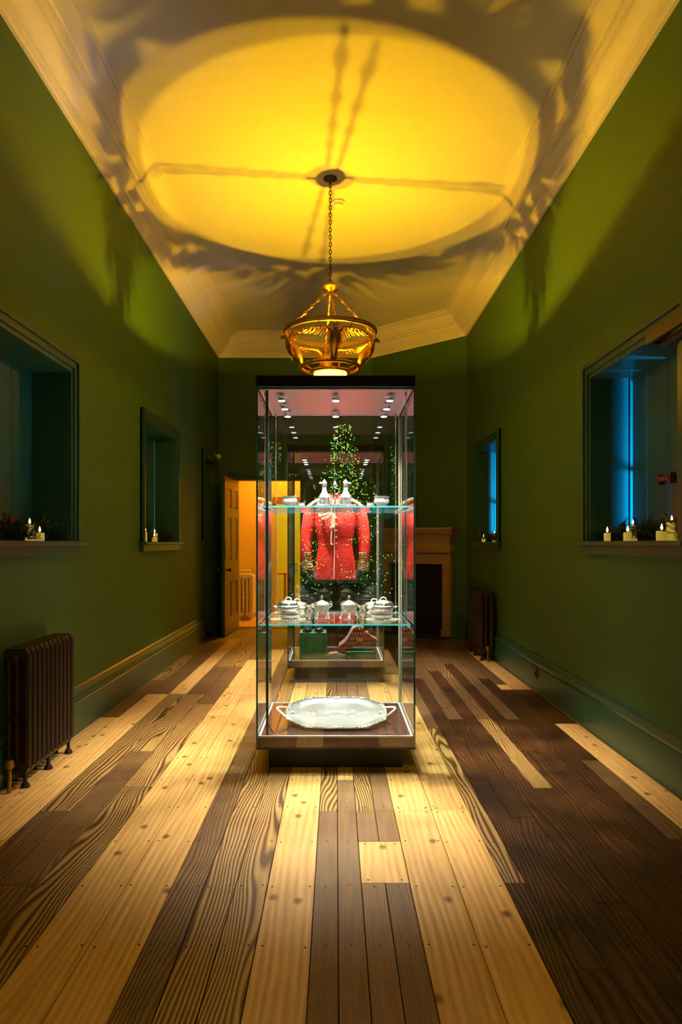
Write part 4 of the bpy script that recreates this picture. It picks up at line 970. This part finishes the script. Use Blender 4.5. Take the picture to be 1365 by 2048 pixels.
# ------------------------------------------------------------------ chandelier
ch = thing('chandelier', 'gilt eagle chandelier hanging by a long chain from the yellow ceiling', 'chandelier', (LAMP_X, LAMP_Y, 0))
mb = MB(); mb.lathe([(0, ZC), (.055, ZC), (.058, ZC-.008), (.030, ZC-.022), (.012, ZC-.03), (.008, ZC-.05), (0, ZC-.05)], 24); mb.done('ceiling_rose', IRON, ch)
def link_chain(p0, p1, r_, ln, m, name, wire=.0026):
    mb = MB(); a, b_ = Vector(p0), Vector(p1); L_ = (b_-a).length; n = max(2, int(L_/ln)); dr_ = (b_-a).normalized()
    up = Vector((0, 0, 1)) if abs(dr_.z) < .9 else Vector((1, 0, 0)); s1 = dr_.cross(up).normalized(); s2 = dr_.cross(s1).normalized()
    for i in range(n):
        c = a + dr_*(L_*(i+.5)/n); s_ = s1 if i % 2 else s2; h = L_/n*.66
        mb.tube([c + dr_*math.cos(2*PI*k/10)*h + s_*math.sin(2*PI*k/10)*r_ for k in range(10)], wire, 5, closed=True)
    o = mb.done(name, m, ch); o['kind'] = 'stuff'; return o
ZR, ZL, RR, RL = 2.99, 2.70, .372, .245
link_chain((0, 0, ZC-.045), (0, 0, 3.40), .010, .030, IRON, 'hanging_chain', .0035)
mb = MB(); mb.lathe([(0, 3.405), (.035, 3.40), (.035, 3.385), (.02, 3.38), (.065, 3.375), (.070, 3.362), (.055, 3.345), (.02, 3.335), (.012, 3.325), (0, 3.32)], 28); mb.done('hub', BRASS, ch)
for k in range(4):
    a = R(90*k+7); mb = MB(); p0 = Vector((.02*math.cos(a), .02*math.sin(a), 3.335)); p1 = Vector((RR*.95*math.cos(a), RR*.95*math.sin(a), ZR+.012))
    n = 18; pts = []; rad = []
    for i in range(n*2+1):
        f = i/(n*2); pts.append(p0.lerp(p1, f)); rad.append(.0045 + (.0085 if i % 6 in (2, 3) else (.002 if i % 2 else 0)))
    mb.tube(pts, rad, 7); mb.done('suspension_chain', BRASS, ch)
mb = MB(); mb.lathe([(RR-.012, ZR-.016), (RR+.008, ZR-.016), (RR+.014, ZR-.006), (RR+.008, ZR+.006), (RR+.014, ZR+.016), (RR-.004, ZR+.020), (RR-.012, ZR+.010), (RR-.012, ZR-.016)], 72)
for k in range(72):
    a = 2*PI*k/72; mb.ball(((RR+.012)*math.cos(a), (RR+.012)*math.sin(a), ZR+.004), .006, 6)
mb.done('upper_ring', BRASS, ch)
mb = MB(); mb.lathe([(RL-.014, ZL-.012), (RL+.008, ZL-.014), (RL+.012, ZL), (RL+.006, ZL+.012), (RL-.008, ZL+.012), (RL-.014, ZL-.012)], 64)
for k in range(60):
    a = 2*PI*k/60; mb.box(-.004, .004, -.003, .003, -.007, .007, mx=Matrix.Rotation(a, 4, 'Z') @ Matrix.Translation((RL+.012, 0, ZL)))
mb.done('lower_ring', BRASS, ch)
mb = MB(); mb.lathe([(.138, 2.648), (.160, 2.650), (.166, 2.662), (.160, 2.676), (.138, 2.680), (.138, 2.648)], 48); mb.done('bowl_rim', BRASS, ch)
mb = MB(); mb.lathe([(.137, 2.668), (.132, 2.62), (.115, 2.570), (.08, 2.535), (.03, 2.515), (0, 2.512), (0, 2.516), (.03, 2.519), (.078, 2.539), (.112, 2.574), (.128, 2.622), (.133, 2.668)], 48); mb.done('glass_bowl', BOWL, ch)
mb = MB(); mb.lathe([(0, 2.516), (.02, 2.513), (.022, 2.50), (.012, 2.49), (.015, 2.475), (0, 2.462)], 20); mb.done('finial', BRASS, ch)
for k in range(8):
    a = 2*PI*(k+.5)/8; mb = MB()
    mb.tube([(.150*math.cos(a), .150*math.sin(a), 2.668), (.185*math.cos(a), .185*math.sin(a), 2.685), (.215*math.cos(a), .215*math.sin(a), 2.695), (.236*math.cos(a), .236*math.sin(a), 2.71)], [.005, .008, .006, .005], 7); mb.done('scroll_arm', BRASS, ch)
for s_ in (-1, 1):
    mb = MB(); mb.lathe([(0, 0), (.014, 0), (.014, .035), (.0, .038)], 12, Matrix.Translation((s_*.027, s_*.018, 2.575))); mb.done('lamp_holder', BRASSD, ch)
def eagle_parts(rot):
    mx = Matrix.Rotation(rot, 4, 'Z') @ Matrix.Translation((RL-.005, 0, ZL+.008))
    def W(p): return tuple(mx @ Vector(p))
    mb = MB()
    pts = [(.004, 0, .022), (.012, 0, .050), (.034, 0, .085), (.066, 0, .125), (.092, 0, .165), (.108, 0, .195), (.118, 0, .222), (.134, 0, .238), (.152, 0, .236), (.168, 0, .226), (.172, 0, .212)]
    mb.tube([W(p) for p in pts], [.018, .026, .040, .047, .040, .026, .017, .026, .021, .009, .002], 14)
    o = mb.done('eagle', BRASS, ch)
    mb = MB()
    for k in range(5):
        a = (k-2)*.22; mb.tube([W((.010, 0, .040)), W((-.006, math.sin(a)*.022, .018)), W((-.012, math.sin(a)*.048, -.004))], [.007, .009, .003], 6, flat=.5)
    mb.done('tail', BRASS, o)
    for s_ in (1, -1):
        mb = MB(); mb.tube([W((.022, s_*.016, .06)), W((.012, s_*.018, .03)), W((.004, s_*.018, .004))], [.014, .009, .006], 8)
        for q in (-.01, 0, .01): mb.tube([W((.004, s_*.018, .005)), W((.024, s_*.018+q, .001))], [.004, .002], 6)
        mb.done('claw', BRASS, o)
        mb = MB()
        # leading edge rises from the shoulder and sweeps out round the ring, feathers hang from it
        lead = [(.088, .028, .150), (.100, .040, .200), (.096, .070, .228), (.084, .110, .234), (.068, .150, .230), (.046, .190, .228), (.024, .222, .230)]
        mb.tube([W((x, s_*y, z)) for x, y, z in lead], [.014, .014, .012, .010, .008, .006, .003], 8)
        nf = 15
        for k in range(nf):
            f = k/(nf-1); i = f*(len(lead)-1); i0 = min(int(i), len(lead)-2); a = Vector(lead[i0]).lerp(Vector(lead[i0+1]), i-i0)
            ln = .092*(1-.60*f)+.008*(k % 2); tx = a + Vector((-.018-.008*f, .030+.040*f, -ln*(1.05-.35*f))); md = a.lerp(tx, .5) + Vector((.010, 0, 0))
            mb.tube([W((v.x, s_*v.y, v.z)) for v in (a, md, tx)], [.008, .0105, .003], 6, flat=.4)
        for k in range(9):
            f = k/8; i = f*(len(lead)-1); i0 = min(int(i), len(lead)-2); a = Vector(lead[i0]).lerp(Vector(lead[i0+1]), i-i0) + Vector((.006, 0, 0)); tx = a + Vector((0, .02*f, -.05*(1-.4*f)))
            mb.tube([W((v.x, s_*v.y, v.z)) for v in (a, a.lerp(tx, .5)+Vector((.005, 0, 0)), tx)], [.008, .012, .003], 6, flat=.4)
        mb.done('wing', BRASS, o)
        mb = MB(); mb.tube([W((.076, s_*.130, .232)), W((.098, s_*.130, .276))], .004, 6); mb.done('wing_stay', BRASS, o)
for k in range(4): eagle_parts(R(90*k+7 - 90))

# ------------------------------------------------------------------ candles and sill garlands
def candle(label, x, y, z, r_, h, group=None):
    t = thing('candle', label, 'candle', (x, y, z), 0, group)
    mb = MB(); mb.lathe([(0, 0), (r_, 0), (r_, h-.003), (r_-.003, h), (r_*.75, h-.003), (0, h-.005)], 22); mb.done('wax', WAX, t)
    mb = MB(); mb.tube([(0, 0, h-.006), (0, 0, h+.006)], .0012, 6); mb.done('wick', WICK, t)
    mb = MB(); mb.lathe([(0, h+.003), (.005, h+.010), (.0065, h+.017), (.004, h+.028), (.0012, h+.036), (0, h+.040)], 12); mb.done('flame', FLAME, t)
    return t
ZSL = 1.2625
candle('leftmost low candle on the large right sill', 1.70, 4.27, ZSL, .020, .050)
candle('tall candle standing back against the blue reveal on the large right sill', 1.86, 4.27, ZSL, .026, .098)
candle('low candle just in front of the tall back candle on the large right sill', 1.72, 4.02, ZSL, .023, .050)
candle('low wide candle, third in the front row of the large right sill', 1.735, 3.63, ZSL, .028, .052)
candle('rightmost tall candle on the large right sill, below the red latch', 1.84, 3.735, ZSL, .028, .100)
candle('taller back candle on the large left sill', -1.84, 4.10, ZSL, .026, .098)
candle('short front candle on the large left sill', -1.76, 4.055, ZSL, .026, .048)
candle('taller candle on the small far left sill', -1.80, 6.78, ZSL, .028, .085)
candle('short candle just below the taller one on the small far left sill', -1.745, 6.56, ZSL, .022, .045)
candle('lowest candle at the near end of the small far left sill', -1.72, 6.16, ZSL, .016, .09)
candle('taller candle by the blue slit on the far right sill', 1.82, 7.82, ZSL, .028, .085)
candle('small low candle at the left of the far right sill', 1.75, 8.07, ZSL, .022, .050)
CAND = [(o.location.x, o.location.y) for o in COL.objects if o.name.startswith('candle') and o.type == 'EMPTY']
def garland(label, sx, y0, y1, xr, n, clumps, hmax=.10):
    t = thing('sill_garland', label, 'garland', (sx*1.80, (y0+y1)/2, ZSL))
    mb = MB(); mb2 = MB(); rnd = random.Random(n)
    def ok(x, y): return all((x-a)**2+(y-b_)**2 > .0036 for a, b_ in CAND)
    for i in range(int(n*1.8)):
        y = rnd.uniform(y0, y1); x = rnd.uniform(*xr)*sx
        if not ok(x, y): continue
        hh = 1.65*hmax*(.5+.5*max(0, *[math.exp(-((y-c)/.10)**2) for c in clumps]))
        z = rnd.uniform(.004, hh*.55); th = rnd.uniform(0, 2*PI); el = rnd.uniform(.0, 1.2); ln = rnd.uniform(.045, .085)
        p = Vector((x-sx*1.80, y-(y0+y1)/2, z)); dv = Vector((math.cos(th)*math.cos(el), math.sin(th)*math.cos(el), math.sin(el)))
        q = p+dv*ln
        if q.z > hh: q.z = hh
        if abs(q.x+sx*1.80) > 1.93 or not ok(q.x+sx*1.80, q.y+(y0+y1)/2): continue
        mb.tube([p, q], .0012, 3, cap=False); sd = dv.cross(Vector((0, 0, 1))).normalized()
        for k in range(7):
            c = p.lerp(q, (k+1)/8)
            for sg in (1, -1):
                e_ = c + sd*sg*.018 + dv*.016 + Vector((0, 0, rnd.uniform(-.004, .012))); e_.z = max(e_.z, .001); v = [mb.bm.verts.new(c-dv*.003), mb.bm.verts.new(c+dv*.003), mb.bm.verts.new(e_)]; mb.bm.faces.new(v)
        if rnd.random() < .06: mb2.ball((p.x, p.y, hh*.62), .008, 6)
    fs_ = mb.done('fir_sprigs', PINEG, t, smooth=False); fs_['kind'] = 'stuff'; bo_ = mb2.done('berries', BERRY, t); bo_['kind'] = 'stuff'
garland('fir garland with red berries among the five candles on the large right sill', 1, 3.44, 4.50, (1.74, 1.92), 420, (3.9, 4.2, 3.55), .10)
garland('dark fir garland on the large left sill around two candles', -1, 3.3, 4.34, (1.74, 1.91), 420, (4.2, 3.75), .12)
garland('small fir garland on the far left sill', -1, 6.13, 7.2, (1.74, 1.89), 300, (6.9, 6.3), .11)
garland('small fir garland with red flowers on the far right sill', 1, 7.24, 8.2, (1.72, 1.89), 260, (7.95, 7.5), .09)

# ------------------------------------------------------------------ lit tree behind the camera (its reflection sparkles in the glass)
tree = thing('christmas_tree', 'fir tree strung with green and gold lights, mirrored in the front glass of the case', 'tree', (.10, -1.55, 0))
mb = MB(); mb.tube([(0, 0, .05), (0, 0, 1.5), (0, 0, 2.85)], [.045, .03, .006], 10); mb.done('trunk', mat('tree_bark', (.05, .03, .015), .9), tree)
mb = MB(); mb.lathe([(0, 0), (.17, 0), (.21, .26), (.22, .28), (.19, .28), (.17, .24), (0, .24)], 24); mb.done('tub', mat('red_tub', (.25, .03, .02), .5), tree)
mb = MB(); rnd = random.Random(3); tips = []
for i in range(520):
    f = (i+.5)/520; z = .38+2.42*f; r_ = .80*(1-f)**.85+.03; a = i*2.39996; rr = r_*rnd.uniform(.75, 1.0)
    q = Vector((rr*math.cos(a), rr*math.sin(a), z-.12*r_)); p = Vector((0, 0, z)); dv = (q-p).normalized(); sd = dv.cross(Vector((0, 0, 1))).normalized()
    mb.tube([p, q], [.006, .002], 3, cap=False)
    for k in range(3, 11):
        c = p.lerp(q, k/10)
        for sg in (1, -1):
            e_ = c + sd*sg*.06*(1-.3*k/10) + dv*.05 + Vector((0, 0, rnd.uniform(-.015, .015))); mb.bm.faces.new([mb.bm.verts.new(c-dv*.01), mb.bm.verts.new(c+dv*.01), mb.bm.verts.new(e_)])
            tips.append((e_, f))
    tips.append((q, f))
fo = mb.done('foliage', mat('unlit_fir', (.003, .008, .004), .8), tree, smooth=False)
LED = [mat('led_lime', (.3, .8, .1), .4, emis=(.45, 1, .06), estr=9), mat('led_green', (.1, .8, .3), .4, emis=(.05, .9, .30), estr=9), mat('led_gold', (.9, .7, .2), .4, emis=(1, .8, .2), estr=9)]
front = [p for p, f in tips if p.y > -.05 and not (p.z < 1.78 and abs(p.x) < .34 and rnd.random() < .75)]
for mi, (nn, nm) in enumerate(((190, 'lime'), (90, 'green'), (50, 'gold'))):
    mb = MB()
    for p in rnd.sample(front, nn): mb.ball((p.x*1.02, p.y*1.02, p.z+.008), .0085, 6)
    o = mb.done('fairy_lights', LED[mi], tree, smooth=False); o['kind'] = 'stuff'; o['label'] = nm + ' coloured fairy lights'
